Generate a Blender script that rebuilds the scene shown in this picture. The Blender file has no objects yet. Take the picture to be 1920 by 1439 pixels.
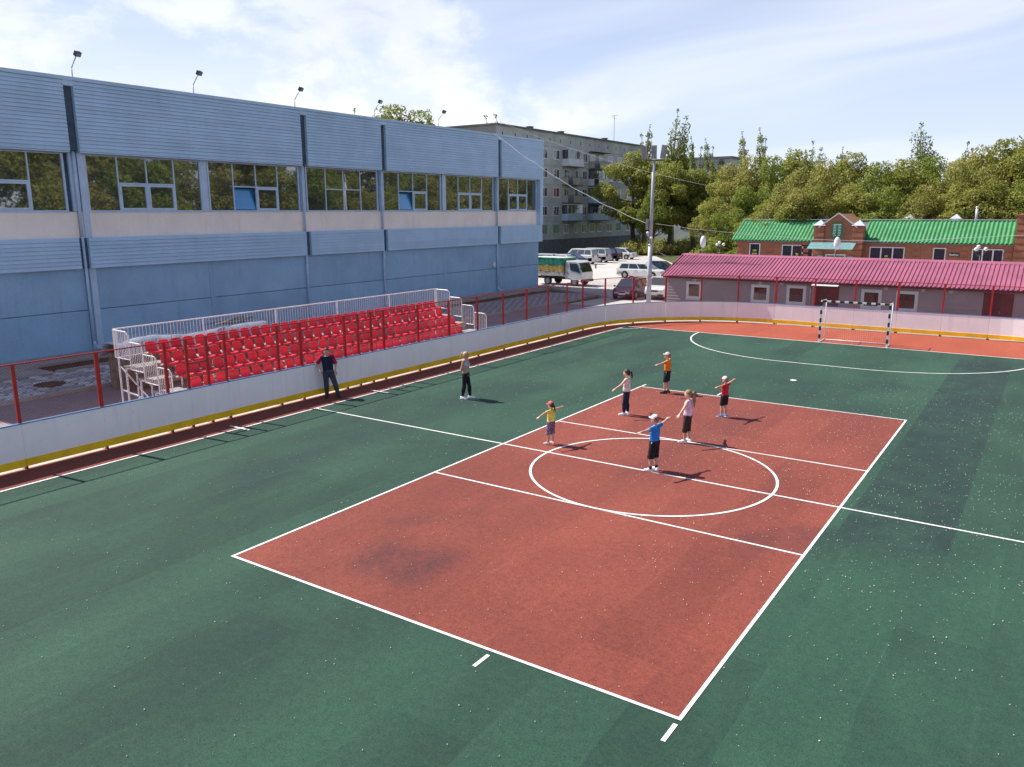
import bpy, bmesh, math, random
import numpy as np
from mathutils import Vector, Matrix
random.seed(7); np.random.seed(7)
D = bpy.data; SC = bpy.context.scene; COL = SC.collection
R = math.radians

# ------------------------------------------------------------------ camera
CAM = (7.806, -17.693, 6.3405); FPX = 1500.9; YAW, PITCH, ROLL = -0.5948, 0.2109, -0.0035
def cam_axes():
    cy, sy, cp, sp = math.cos(YAW), math.sin(YAW), math.cos(PITCH), math.sin(PITCH)
    f = Vector((sy*cp, cy*cp, -sp)); r = Vector((cy, -sy, 0)); u = r.cross(f)
    c, s = math.cos(ROLL), math.sin(ROLL)
    return c*r + s*u, -s*r + c*u, f
RX, UX, FX = cam_axes()
cam = D.cameras.new('camera'); camo = D.objects.new('camera', cam); COL.objects.link(camo)
cam.sensor_width = 36.0; cam.lens = FPX/1920*36; cam.clip_end = 6000; cam.clip_start = 0.1
camo.matrix_world = Matrix(((RX.x, UX.x, -FX.x, CAM[0]), (RX.y, UX.y, -FX.y, CAM[1]), (RX.z, UX.z, -FX.z, CAM[2]), (0, 0, 0, 1)))
SC.camera = camo
def far_point(px, py, dist):
    """point at ground distance dist along the ray of a photo pixel (distance chosen from what stands around it)"""
    d = RX*((px-960)/FPX) - UX*((py-719.5)/FPX) + FX
    k = dist/math.hypot(d.x, d.y)
    return Vector(CAM) + d*k

# ------------------------------------------------------------------ sky, sun, exposure
SUN_EL, SUN_AZ = 49.0, 6.5           # shadows fall towards +X, turned 6.5 deg to +Y
sx, sy_ = -math.cos(R(SUN_AZ)), -math.sin(R(SUN_AZ))
sun = D.lights.new('sun', 'SUN'); sun.energy = 4.4; sun.angle = R(0.55); sun.color = (1.0, 0.955, 0.88)
suno = D.objects.new('sun', sun); COL.objects.link(suno)
sdir = Vector((sx*math.cos(R(SUN_EL)), sy_*math.cos(R(SUN_EL)), math.sin(R(SUN_EL))))
suno.rotation_euler = sdir.to_track_quat('Z', 'Y').to_euler(); suno.location = (-40, -5, 60)
W = D.worlds.new('World'); SC.world = W; W.use_nodes = True
SC.view_settings.view_transform = 'Standard'; SC.view_settings.look = 'None'
SC.view_settings.exposure = 0.8; SC.view_settings.gamma = 1.0; SC.view_settings.use_curve_mapping = False

class NT:
    """tiny node-tree helper"""
    def __init__(s, tree): s.t = tree; s.n = tree.nodes; s.l = tree.links
    def new(s, typ, **kw):
        n = s.n.new(typ)
        for k, v in kw.items(): setattr(n, k, v)
        return n
    def put(s, sock, v):
        if isinstance(v, bpy.types.NodeSocket): s.l.new(v, sock)
        else: sock.default_value = v
    def math(s, op, a, b=0.0, c=None, clamp=False):
        n = s.new('ShaderNodeMath', operation=op, use_clamp=clamp); s.put(n.inputs[0], a); s.put(n.inputs[1], b)
        if c is not None: s.put(n.inputs[2], c)
        return n.outputs[0]
    def mix(s, fac, a, b, typ='MIX'):
        n = s.new('ShaderNodeMix', data_type='RGBA', blend_type=typ); s.put(n.inputs[0], fac); s.put(n.inputs[6], a); s.put(n.inputs[7], b)
        return n.outputs[2]
    def noise(s, vec, scale, detail=4, rough=.55, dist=0.0):
        n = s.new('ShaderNodeTexNoise'); s.l.new(vec, n.inputs['Vector']); n.inputs['Scale'].default_value = scale
        n.inputs['Detail'].default_value = detail; n.inputs['Roughness'].default_value = rough; n.inputs['Distortion'].default_value = dist
        return n.outputs[0]
    def ramp(s, v, lo, hi, a=0.0, b=1.0, smooth=True):
        n = s.new('ShaderNodeMapRange', interpolation_type='SMOOTHSTEP' if smooth else 'LINEAR'); s.put(n.inputs[0], v)
        for i, q in enumerate((lo, hi, a, b)): n.inputs[i+1].default_value = q
        return n.outputs[0]
    def mapping(s, vec, loc=(0,0,0), rot=(0,0,0), sc=(1,1,1)):
        n = s.new('ShaderNodeMapping'); s.l.new(vec, n.inputs[0]); n.inputs[1].default_value = loc; n.inputs[2].default_value = rot; n.inputs[3].default_value = sc
        return n.outputs[0]

def build_world():
    t = NT(W.node_tree); t.n.clear()
    sky = t.new('ShaderNodeTexSky', sky_type='NISHITA'); sky.sun_disc = False
    sky.sun_elevation = R(SUN_EL); sky.sun_rotation = R(270-SUN_AZ); sky.altitude = 150; sky.air_density = 1.0; sky.dust_density = 0.15; sky.ozone_density = 2.5
    tc = t.new('ShaderNodeTexCoord').outputs['Generated']
    sep = t.new('ShaderNodeSeparateXYZ'); t.l.new(tc, sep.inputs[0]); up = sep.outputs[2]
    zz = t.math('ADD', t.math('MAXIMUM', up, 0.0), 0.20)
    cmb = t.new('ShaderNodeCombineXYZ'); t.put(cmb.inputs[0], t.math('DIVIDE', sep.outputs[0], zz)); t.put(cmb.inputs[1], t.math('DIVIDE', sep.outputs[1], zz))
    flat = cmb.outputs[0]
    slant = t.math('DIVIDE', .11, t.math('ADD', t.math('MAXIMUM', up, 0.0), .11))          # 1 at the horizon, thin overhead: longer path through haze
    # thin cirrus veil in soft streaks
    warp = t.new('ShaderNodeTexNoise'); t.l.new(flat, warp.inputs['Vector']); warp.inputs['Scale'].default_value = .5; warp.inputs['Detail'].default_value = 2
    vm = t.new('ShaderNodeVectorMath', operation='MULTIPLY_ADD'); t.l.new(warp.outputs['Color'], vm.inputs[0]); vm.inputs[1].default_value = (1.6, 1.6, 0); t.l.new(flat, vm.inputs[2])
    st = t.mapping(vm.outputs[0], loc=(VEIL_OFF[0], VEIL_OFF[1], 0), rot=(0, 0, R(62)), sc=(0.35, 1.05, 1))
    veil = t.math('MULTIPLY', t.ramp(t.noise(st, .85, 5, .5, .3), .40, .72), slant)
    # heaped clouds
    hp = t.mapping(tc, loc=CL_OFF, rot=(0, 0, R(-8)), sc=(1, 1, 2.0))
    big = t.noise(hp, 1.7, 1, .5); mid = t.noise(hp, 4.2, 3, .5, .2); fine = t.noise(hp, 11, 8, .6, .3)
    m = t.math('ADD', t.math('ADD', t.math('MULTIPLY', big, .52), t.math('MULTIPLY', mid, .34)), t.math('MULTIPLY', fine, .27))
    heap = t.ramp(m, .622, .70)
    shade = t.ramp(t.noise(t.mapping(hp, loc=(.02, .03, -.05)), 6.0, 6, .6), .32, .62, .86, 1.0)
    hz = t.mix(t.ramp(up, 0.0, .46, .90, 0.08), t.mix(1.0, sky.outputs[0], (.98, 1.06, 1.26, 1), 'MULTIPLY'), SKY_HAZE)
    c1 = t.mix(t.math('MULTIPLY', veil, 1.7, clamp=True), hz, SKY_VEIL)
    sc_ = t.new('ShaderNodeCombineColor'); [t.put(sc_.inputs[i], shade) for i in range(3)]
    cc = t.mix(1.0, SKY_HEAP, sc_.outputs[0], 'MULTIPLY')
    c2 = t.mix(t.math('MULTIPLY', heap, t.math('MULTIPLY_ADD', slant, .9, .25, clamp=True)), c1, cc)
    bg = t.new('ShaderNodeBackground'); t.l.new(c2, bg.inputs[0]); bg.inputs[1].default_value = 0.0525
    out = t.new('ShaderNodeOutputWorld'); t.l.new(bg.outputs[0], out.inputs[0])
VEIL_OFF = (-9.64, 0.45); SKY_HAZE = (8.8, 9.9, 12.4, 1); SKY_VEIL = (12.0, 12.2, 13.2, 1); SKY_HEAP = (13.2, 13.3, 13.8, 1)
CL_OFF = (13.78, 10.32, -3.18)
build_world()

# ------------------------------------------------------------------ materials
MATS = {}
def mat(name, col, rough=.6, var=.10, scale=3.0, bump=0.0, bscale=40.0, metal=0.0, spec=.5, coord='Object', tint=None, fine=0.0, streak=0.0, rnd=0.0):
    """principled paint/stone/cloth with colour variation at two sizes, worn roughness and optional relief"""
    if name in MATS: return MATS[name]
    m = D.materials.new(name); m.use_nodes = True; t = NT(m.node_tree); p = t.n['Principled BSDF']
    v = t.new('ShaderNodeNewGeometry').outputs['Position'] if coord == 'World' else t.new('ShaderNodeTexCoord').outputs['Object']
    a = t.noise(v, scale, 5, .6); c = (*col, 1)
    lo = tuple(max(0, q*(1-var*1.6)) for q in col); hi = tuple(min(1, q*(1+var*1.6)) for q in (tint or col))
    cc = t.mix(t.ramp(a, .3, .7), (*lo, 1), (*hi, 1))
    if fine:
        b = t.noise(v, scale*23, 3, .7); cc = t.mix(fine, cc, t.mix(t.ramp(b, .3, .7), (*[q*.55 for q in col], 1), (*[min(1, q*1.4) for q in col], 1)))
    if streak:      # rain drips and grime running down the face
        pw = t.new('ShaderNodeNewGeometry').outputs['Position']; d1 = t.noise(t.mapping(pw, sc=(1, 1, .07)), 3.2, 4, .65); d2 = t.noise(pw, .9, 4, .6)
        sk = t.math('MULTIPLY', t.ramp(d1, .50, .74), t.ramp(d2, .35, .65)); cc = t.mix(t.math('MULTIPLY', sk, streak*3, clamp=True), cc, (*[q*.45+.01 for q in col], 1))
        cc = t.mix(t.math('MULTIPLY', t.ramp(t.noise(pw, 5.5, 3, .7), .62, .74), streak*1.5), cc, (*[q*.35 for q in col], 1))
    if rnd:
        oi_ = t.new('ShaderNodeObjectInfo').outputs['Random']; g_ = t.ramp(oi_, 0, 1, 1-rnd, 1+rnd*.6, False); k_ = t.new('ShaderNodeCombineColor'); [t.put(k_.inputs[i], g_) for i in range(3)]; cc = t.mix(1.0, cc, k_.outputs[0], 'MULTIPLY')
    t.l.new(cc, p.inputs['Base Color']); p.inputs['Metallic'].default_value = metal
    p.inputs['Specular IOR Level'].default_value = spec
    t.l.new(t.ramp(t.noise(v, scale*2.3, 4), .25, .75, max(.02, rough-.08), min(1, rough+.08)), p.inputs['Roughness'])
    if bump:
        b = t.new('ShaderNodeBump'); b.inputs['Strength'].default_value = bump; b.inputs['Distance'].default_value = .02
        t.l.new(t.noise(v, bscale, 4), b.inputs['Height']); t.l.new(b.outputs[0], p.inputs['Normal'])
    MATS[name] = m; return m

def glass(name, col=(.03, .035, .04), refl=.35, warp=.0, rough=.03, wscale=1.1):
    if name in MATS: return MATS[name]
    m = D.materials.new(name); m.use_nodes = True; t = NT(m.node_tree); p = t.n['Principled BSDF']
    v = t.new('ShaderNodeNewGeometry').outputs['Position']
    c = t.mix(t.noise(v, .6, 3), (*[q*.6 for q in col], 1), (*[q*1.4 for q in col], 1)); t.l.new(c, p.inputs['Base Color'])
    p.inputs['Roughness'].default_value = rough; p.inputs['IOR'].default_value = 1.45 + refl*2
    p.inputs['Coat Weight'].default_value = .3; p.inputs['Coat Roughness'].default_value = .02
    if warp:
        b = t.new('ShaderNodeBump'); b.inputs['Strength'].default_value = warp; b.inputs['Distance'].default_value = .05
        t.l.new(t.noise(v, wscale, 2, .4), b.inputs['Height']); t.l.new(b.outputs[0], p.inputs['Normal'])
    MATS[name] = m; return m

def rubber(name, col, col2, stain, patches=()):
    """rolled rubber-crumb sports floor: crumbs, blotches and strips laid lengthways in slightly different batches"""
    m = D.materials.new(name); m.use_nodes = True; t = NT(m.node_tree); p = t.n['Principled BSDF']
    pos = t.new('ShaderNodeNewGeometry').outputs['Position']
    sp = t.new('ShaderNodeSeparateXYZ'); t.l.new(pos, sp.inputs[0])
    wob = t.math('MULTIPLY', t.math('SUBTRACT', t.noise(pos, .35, 2), .5), .25)
    sxn = t.math('DIVIDE', t.math('ADD', sp.outputs[0], wob), 1.27)
    strip = t.math('FLOOR', sxn)
    wn = t.new('ShaderNodeTexWhiteNoise', noise_dimensions='1D'); t.l.new(strip, wn.inputs['W'])
    yy = t.math('FLOOR', t.math('DIVIDE', t.math('ADD', sp.outputs[1], t.math('MULTIPLY', wn.outputs[0], 9.0)), 9.5))
    cm = t.new('ShaderNodeCombineXYZ'); t.l.new(strip, cm.inputs[0]); t.l.new(yy, cm.inputs[1])
    w2 = t.new('ShaderNodeTexWhiteNoise', noise_dimensions='2D'); t.l.new(cm.outputs[0], w2.inputs['Vector'])
    blot = t.noise(t.mapping(pos, sc=(1, .55, 1)), .33, 5, .62, .4)
    f = t.math('ADD', t.math('MULTIPLY', w2.outputs[0], .42), t.math('MULTIPLY', t.ramp(blot, .30, .70), .58))
    c = t.mix(f, (*col, 1), (*col2, 1))
    sm = t.ramp(t.noise(t.mapping(pos, loc=(3.1, 1.7, 0)), .21, 4, .6, .6), .57, .72)
    c = t.mix(t.math('MULTIPLY', sm, .5), c, (*stain, 1))
    for (x0, x1, y0, y1, fx, fy, am) in patches:        # a darker batch or a soaked-in spill, where the floor has one
        mx = t.math('MULTIPLY', t.ramp(sp.outputs[0], x0, x0+fx), t.ramp(sp.outputs[0], x1-fx, x1, 1, 0)); my = t.math('MULTIPLY', t.ramp(sp.outputs[1], y0, y0+fy), t.ramp(sp.outputs[1], y1-fy, y1, 1, 0))
        c = t.mix(t.math('MULTIPLY', t.math('MULTIPLY', mx, my), t.math('MULTIPLY', t.ramp(t.noise(pos, 1.3, 6, .65), .30, .62, .35, 1), am)), c, (*stain, 1))
    # lighter scuffed lanes along the strip seams
    fr = t.math('ABSOLUTE', t.math('SUBTRACT', t.math('FRACT', sxn), .5))
    edge = t.math('MULTIPLY', t.ramp(fr, .455, .5), t.ramp(t.noise(pos, .5, 3), .48, .62))
    c = t.mix(t.math('MULTIPLY', edge, .07), c, (*[min(1, q*1.9+.03) for q in col2], 1))
    crumb = t.noise(pos, 48, 3, .75); crumb2 = t.noise(pos, 150, 2, .7)
    mott = t.noise(pos, 7.5, 5, .7); crumb3 = t.noise(pos, 24, 3, .75)
    g = t.math('ADD', t.math('ADD', t.ramp(crumb, .25, .75, .62, 1.38, False), t.ramp(crumb2, .25, .75, -.3, .3, False)), t.math('ADD', t.ramp(mott, .25, .75, -.20, .20, False), t.ramp(crumb3, .25, .75, -.16, .16, False)))
    cg = t.new('ShaderNodeCombineColor'); [t.put(cg.inputs[i], g) for i in range(3)]
    c = t.mix(1.0, c, cg.outputs[0], 'MULTIPLY')
    t.l.new(c, p.inputs['Base Color']); p.inputs['Roughness'].default_value = .82; p.inputs['Specular IOR Level'].default_value = .2
    p.inputs['Sheen Weight'].default_value = .03; p.inputs['Sheen Roughness'].default_value = .5
    b = t.new('ShaderNodeBump'); b.inputs['Strength'].default_value = .45; b.inputs['Distance'].default_value = .008
    t.l.new(crumb2, b.inputs['Height']); t.l.new(b.outputs[0], p.inputs['Normal'])
    return m

def ground_mat(name, a, b, scale, fine=30, bump=.3, crack=0.0, rough=.9):
    m = D.materials.new(name); m.use_nodes = True; t = NT(m.node_tree); p = t.n['Principled BSDF']
    pos = t.new('ShaderNodeNewGeometry').outputs['Position']
    n1 = t.ramp(t.noise(pos, scale, 6, .62, .3), .3, .7); n2 = t.ramp(t.noise(pos, fine, 3, .7), .3, .7)
    f = t.math('ADD', t.math('MULTIPLY', n1, .7), t.math('MULTIPLY', n2, .3))
    c = t.mix(f, (*a, 1), (*b, 1))
    if crack:
        vo = t.new('ShaderNodeTexVoronoi', feature='DISTANCE_TO_EDGE'); vo.inputs['Scale'].default_value = crack
        t.l.new(pos, vo.inputs['Vector']); e = t.ramp(vo.outputs['Distance'], .0, .03, .6, 0)
        c = t.mix(e, c, (*[q*.4 for q in a], 1))
    t.l.new(c, p.inputs['Base Color']); p.inputs['Roughness'].default_value = rough; p.inputs['Specular IOR Level'].default_value = .25
    bm = t.new('ShaderNodeBump'); bm.inputs['Strength'].default_value = bump; bm.inputs['Distance'].default_value = .03
    t.l.new(t.noise(pos, fine*1.5, 4), bm.inputs['Height']); t.l.new(bm.outputs[0], p.inputs['Normal'])
    return m

def leaf_mat(name, a, b):
    m = D.materials.new(name); m.use_nodes = True; t = NT(m.node_tree); t.n.clear()
    pos = t.new('ShaderNodeNewGeometry').outputs['Position']
    n1 = t.ramp(t.noise(pos, .45, 3, .6), .35, .65); n2 = t.noise(pos, 3.1, 2, .7)
    f = t.math('ADD', t.math('MULTIPLY', n1, .55), t.math('MULTIPLY', n2, .5), clamp=True)
    c = t.mix(f, (*a, 1), (*b, 1))
    df = t.new('ShaderNodeBsdfPrincipled'); t.l.new(c, df.inputs['Base Color']); df.inputs['Roughness'].default_value = .55; df.inputs['Specular IOR Level'].default_value = .3
    tr = t.new('ShaderNodeBsdfTranslucent'); t.l.new(t.mix(.5, c, (.18, .22, .02, 1)), tr.inputs[0])
    mx = t.new('ShaderNodeMixShader'); mx.inputs[0].default_value = .48; t.l.new(df.outputs[0], mx.inputs[1]); t.l.new(tr.outputs[0], mx.inputs[2])
    o = t.new('ShaderNodeOutputMaterial'); t.l.new(mx.outputs[0], o.inputs[0]); return m

def brick_mat(name, a, b, mortar, bw=.5, bh=.16):
    m = D.materials.new(name); m.use_nodes = True; t = NT(m.node_tree); p = t.n['Principled BSDF']
    pos = t.new('ShaderNodeNewGeometry').outputs['Position']
    sp = t.new('ShaderNodeSeparateXYZ'); t.l.new(pos, sp.inputs[0]); cm = t.new('ShaderNodeCombineXYZ')
    t.l.new(t.math('ADD', sp.outputs[0], sp.outputs[1]), cm.inputs[0]); t.l.new(sp.outputs[2], cm.inputs[1])
    br = t.new('ShaderNodeTexBrick'); t.l.new(cm.outputs[0], br.inputs['Vector']); br.inputs['Scale'].default_value = 1.0
    br.inputs['Color1'].default_value = (*a, 1); br.inputs['Color2'].default_value = (*b, 1); br.inputs['Mortar'].default_value = (*mortar, 1)
    br.inputs['Mortar Size'].default_value = .012; br.inputs['Brick Width'].default_value = bw; br.inputs['Row Height'].default_value = bh
    c = t.mix(.35, br.outputs[0], t.mix(t.noise(pos, .8, 5), (*[q*.6 for q in a], 1), (*[q*1.2 for q in b], 1)))
    t.l.new(c, p.inputs['Base Color']); p.inputs['Roughness'].default_value = .88; return m

# ------------------------------------------------------------------ mesh building
class MB:
    def __init__(s): s.v = []; s.f = []; s.m = []; s.cur = 0
    def add(s, vs, fs):
        o = len(s.v); s.v += [tuple(q) for q in vs]; s.f += [tuple(i+o for i in f) for f in fs]; s.m += [s.cur]*len(fs); return s
    def box(s, x0, x1, y0, y1, z0, z1):
        return s.add([(x0,y0,z0),(x1,y0,z0),(x1,y1,z0),(x0,y1,z0),(x0,y0,z1),(x1,y0,z1),(x1,y1,z1),(x0,y1,z1)],
                     [(3,2,1,0),(4,5,6,7),(0,1,5,4),(1,2,6,5),(2,3,7,6),(3,0,4,7)])
    def bar(s, p, q, w, h, up=(0,0,1)):
        p, q = Vector(p), Vector(q); d = (q-p).normalized(); u = Vector(up)
        if abs(d.dot(u)) > .98: u = Vector((1,0,0))
        r = d.cross(u).normalized(); u = r.cross(d); r *= w/2; u *= h/2
        return s.add([p-r-u, p+r-u, p+r+u, p-r+u, q-r-u, q+r-u, q+r+u, q-r+u], [(0,1,2,3),(7,6,5,4),(1,0,4,5),(2,1,5,6),(3,2,6,7),(0,3,7,4)])
    def cyl(s, p, q, r, r2=None, n=10, caps=True):
        p, q = Vector(p), Vector(q); d = (q-p).normalized(); r2 = r if r2 is None else r2
        u = d.orthogonal().normalized(); w = d.cross(u); vs = []
        for c, rr in ((p, r), (q, r2)):
            vs += [c + (u*math.cos(2*math.pi*i/n) + w*math.sin(2*math.pi*i/n))*rr for i in range(n)]
        fs = [(i, (i+1) % n, n+(i+1) % n, n+i) for i in range(n)]
        if caps: fs += [tuple(range(n-1, -1, -1)), tuple(range(n, 2*n))]
        return s.add(vs, fs)
    def tube(s, path, r, n=6):
        for a, b in zip(path[:-1], path[1:]): s.cyl(a, b, r, None, n)
        return s
    def pipe(s, path, r, n=6):            # one continuous smooth tube
        path = [Vector(p) for p in path]; vs = []
        for i, p in enumerate(path):
            d = (path[min(i+1, len(path)-1)]-path[max(i-1, 0)]).normalized(); u = d.cross(Vector((0, 0, 1))).normalized(); w = u.cross(d)
            vs += [p+(u*math.cos(2*math.pi*k/n)+w*math.sin(2*math.pi*k/n))*r for k in range(n)]
        return s.add(vs, [(i*n+k, i*n+(k+1) % n, (i+1)*n+(k+1) % n, (i+1)*n+k) for i in range(len(path)-1) for k in range(n)])
    def prism(s, poly, z0, z1):           # poly in xy (ccw)
        n = len(poly); vs = [(x, y, z0) for x, y in poly] + [(x, y, z1) for x, y in poly]
        return s.add(vs, [tuple(range(n-1, -1, -1)), tuple(range(n, 2*n))] + [(i, (i+1) % n, n+(i+1) % n, n+i) for i in range(n)])
    def extrude(s, poly, a, b, fn):       # poly of 2D points, fn(u,v,t)->xyz ; a,b extents
        n = len(poly); vs = [fn(u, v, a) for u, v in poly] + [fn(u, v, b) for u, v in poly]
        return s.add(vs, [tuple(range(n)), tuple(range(2*n-1, n-1, -1))] + [((i+1) % n, i, n+i, n+(i+1) % n) for i in range(n)])
    def lathe(s, prof, c=(0,0,0), n=16):
        vs = []; fs = []
        for r, z in prof: vs += [(c[0]+r*math.cos(2*math.pi*i/n), c[1]+r*math.sin(2*math.pi*i/n), c[2]+z) for i in range(n)]
        for k in range(len(prof)-1): fs += [(k*n+i, k*n+(i+1) % n, (k+1)*n+(i+1) % n, (k+1)*n+i) for i in range(n)]
        return s.add(vs, fs)
    def ball(s, c, r, n=10, m=7):
        rx, ry, rz = (r, r, r) if isinstance(r, (int, float)) else r; vs = []; fs = []
        for j in range(m+1):
            a = math.pi*j/m
            vs += [(c[0]+rx*math.sin(a)*math.cos(2*math.pi*i/n), c[1]+ry*math.sin(a)*math.sin(2*math.pi*i/n), c[2]-rz*math.cos(a)) for i in range(n)]
        for j in range(m): fs += [(j*n+i, j*n+(i+1) % n, (j+1)*n+(i+1) % n, (j+1)*n+i) for i in range(n)]
        return s.add(vs, fs)
    def mesh(s, name, mats, smooth=False, fix=False):
        me = D.meshes.new(name); me.from_pydata(s.v, [], s.f)
        for m in (mats if isinstance(mats, (list, tuple)) else [mats]): me.materials.append(m)
        if any(s.m): me.polygons.foreach_set('material_index', s.m)
        if smooth: me.polygons.foreach_set('use_smooth', [True]*len(s.f))
        if fix:
            b = bmesh.new(); b.from_mesh(me); bmesh.ops.remove_doubles(b, verts=b.verts, dist=1e-5); bmesh.ops.recalc_face_normals(b, faces=b.faces); b.to_mesh(me); b.free()
        me.update(); return me
    def build(s, name, mats, parent=None, smooth=False, fix=False):
        return link(name, s.mesh(name, mats, smooth, fix), parent)
def link(name, me, parent=None):
    o = D.objects.new(name, me); COL.objects.link(o)
    if parent: o.parent = parent
    return o
def tag(o, label=None, cat=None, group=None, kind=None):
    if label: o['label'] = label
    if cat: o['category'] = cat
    if group: o['group'] = group
    if kind: o['kind'] = kind
    return o
def thing(name, label, cat, loc=(0,0,0), rz=0.0, group=None):
    o = D.objects.new(name, None); COL.objects.link(o); o.location = loc; o.rotation_euler = (0, 0, rz); o.empty_display_size = .2
    return tag(o, label, cat, group)
def wpart(mb, name, m, root, smooth=False, parent=None, fix=False):
    """part whose vertices are in world coordinates, hung under a root Empty (or under a part of it)"""
    o = mb.build(name, m, parent or root, smooth, fix)
    if parent is None: o.location = Vector((0,0,0)) - root.location
    return o
def wobj(name, me, root, loc=(0,0,0)):
    o = link(name, me, root); o.location = Vector(loc) - root.location; return o
def copy_tree(o, parent=None):
    c = o.copy(); COL.objects.link(c); c.parent = parent
    for ch in list(o.children): copy_tree(ch, c)
    return c
def sheet(name, poly, z, m, kind='structure'):
    mb = MB(); mb.add([(x, y, z) for x, y in poly], [tuple(range(len(poly)))]); return tag(mb.build(name, m), kind=kind)
def rect(x0, x1, y0, y1): return [(x0, y0), (x1, y0), (x1, y1), (x0, y1)]

# ------------------------------------------------------------------ ground, rink floor, markings
M_grass = ground_mat('meadow', (.045, .065, .018), (.12, .125, .045), .12, 6, .6)
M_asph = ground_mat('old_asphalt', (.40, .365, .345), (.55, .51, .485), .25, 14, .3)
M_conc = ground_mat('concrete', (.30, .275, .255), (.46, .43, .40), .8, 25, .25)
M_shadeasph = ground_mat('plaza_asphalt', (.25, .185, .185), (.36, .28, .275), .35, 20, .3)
M_soil = ground_mat('soil_bed', (.055, .035, .02), (.11, .085, .035), .8, 12, .8)
M_joint = ground_mat('paving_joint', (.20, .19, .19), (.32, .31, .31), 1.5, 20, .3)
M_green = rubber('green_rubber', (.0150, .039, .0295), (.0300, .082, .052), (.0145, .029, .030), ((4.7, 6.75, -3.2, 23, .05, 2.5, .75), (-9.5, -6.8, -8, 9, 1.2, 3, .35)))
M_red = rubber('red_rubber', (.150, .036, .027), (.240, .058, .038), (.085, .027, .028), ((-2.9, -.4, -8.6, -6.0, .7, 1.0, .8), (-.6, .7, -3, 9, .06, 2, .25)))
M_orange = rubber('orange_red_rubber', (.28, .058, .031), (.37, .084, .045), (.235, .048, .028))
M_line = mat('line_paint', (.76, .73, .71), .7, .10, 2.2, coord='World', fine=.30)

B = MB(); B.add([(-2500,-600,-.06),(2500,-600,-.06),(2500,3500,-.06),(-2500,3500,-.06)], [(0,1,2,3)])
tag(B.build('ground', M_grass), kind='structure')
sheet('car_park', [(-62,41.6),(-29.3,41.6),(-24.2,39.4),(-21.3,38.4),(-20.4,36.5),(-20.6,31.5),(14,31.0),(14,60),(-22,60),(-30,74),(-41,92),(-62,92)], -.024, M_asph)
sheet('road', rect(-22, 60, 60.01, 63.5), -.024, M_asph)
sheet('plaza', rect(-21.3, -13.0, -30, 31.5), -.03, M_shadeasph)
HX, HY, RC = 13.3, 28.5, 8.0
def rink(off=0.0, n=14):
    """rounded rectangle of the rink, counter-clockwise"""
    pts = []
    for cx, cy, a0 in ((HX-RC, HY-RC, 0), (-HX+RC, HY-RC, 90), (-HX+RC, -HY+RC, 180), (HX-RC, -HY+RC, 270)):
        pts += [(cx+(RC+off)*math.cos(R(a0+90*i/n)), cy+(RC+off)*math.sin(R(a0+90*i/n))) for i in range(n+1)]
    return pts
sheet('rink_kerb', rink(.75), -.012, M_conc)
sheet('rink_surround', rink(0.06), 0.0, M_orange)
GY = 23.15; SXL = 12.0
sheet('green_field', rect(-SXL, SXL, -GY, GY), .004, M_green)
sheet('board_shade_strip', rect(-HX-.05, -SXL, -20.5, 20.5), .002, M_red)  # darker red sheet: the boards' deep shadow put into the floor colour
sheet('volleyball_court', rect(-4.5, 4.5, -9, 9), .008, M_red)
LZ = .012; L = MB()
def line(x0, y0, x1, y1, w=.055, z=LZ):
    d = Vector((x1-x0, y1-y0)).normalized(); nx, ny = -d.y*w/2, d.x*w/2
    mb = MB(); mb.add([(x0-nx,y0-ny,z),(x1-nx,y1-ny,z),(x1+nx,y1+ny,z),(x0+nx,y0+ny,z)], [(0,1,2,3)]); return mb
def arc(cx, cy, r, a0, a1, w=.06, z=LZ, n=64):
    mb = MB(); vs = []; 
    for i in range(n+1):
        a = R(a0+(a1-a0)*i/n); c, s = math.cos(a), math.sin(a); vs += [(cx+(r-w/2)*c, cy+(r-w/2)*s, z), (cx+(r+w/2)*c, cy+(r+w/2)*s, z)]
    mb.add(vs, [(2*i, 2*i+1, 2*i+3, 2*i+2) for i in range(n)]); return mb
marks = D.objects.new('court_markings', None); COL.objects.link(marks); tag(marks, kind='structure')
h = .0275
for nm, mb in [('sideline', line(-4.5+h, -9, -4.5+h, 9)), ('sideline', line(4.5-h, -9, 4.5-h, 9)), ('end_line', line(-4.445, -9+h, 4.445, -9+h)), ('end_line', line(-4.445, 9-h, 4.445, 9-h)),
               ('attack_line', line(-4.445, -3, 4.445, -3)), ('attack_line', line(-4.445, 3, 4.445, 3)), ('half_line', line(-SXL+.03, 0, SXL-.03, 0, .06, .0125)),
               ('touch_line', line(-SXL, -GY, -SXL, GY, .07, .0165)), ('touch_line', line(SXL, -GY, SXL, GY, .07, .0165)), ('goal_line', line(-SXL+.04, GY, SXL-.04, GY, .07)),
               ('centre_circle', arc(0, 0, 3, 0, 360, .065, .0165, 96)),
               ('penalty_arc', arc(-1.5, GY, 6.2, 180, 270, .07)), ('penalty_arc', arc(1.5, GY, 6.2, 270, 360, .07)), ('penalty_line', line(-1.5, GY-6.2, 1.5, GY-6.2, .07)),
               ('corner_arc', arc(-SXL, GY, 1.0, 270, 360, .06, LZ, 16)), ('service_mark', line(1.56, -9.1, 1.56, -9.46, .06)), ('service_mark', line(4.47, -9.1, 4.47, -9.5, .06)),
               ('service_mark', line(-4.47, 9.05, -4.47, 9.42, .06)), ('service_mark', line(-1.6, 9.1, -1.6, 9.62, .06)),
               ('zone_mark', line(-12.5, -3, -11.6, -3, .08, .021)), ('zone_mark', line(-12.4, 3, -11.55, 3, .08, .021)), ('penalty_spot', arc(-.08, 13.2, .06, 0, 360, .12, LZ, 20))]:
    mb.build(nm, M_line, marks)
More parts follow.
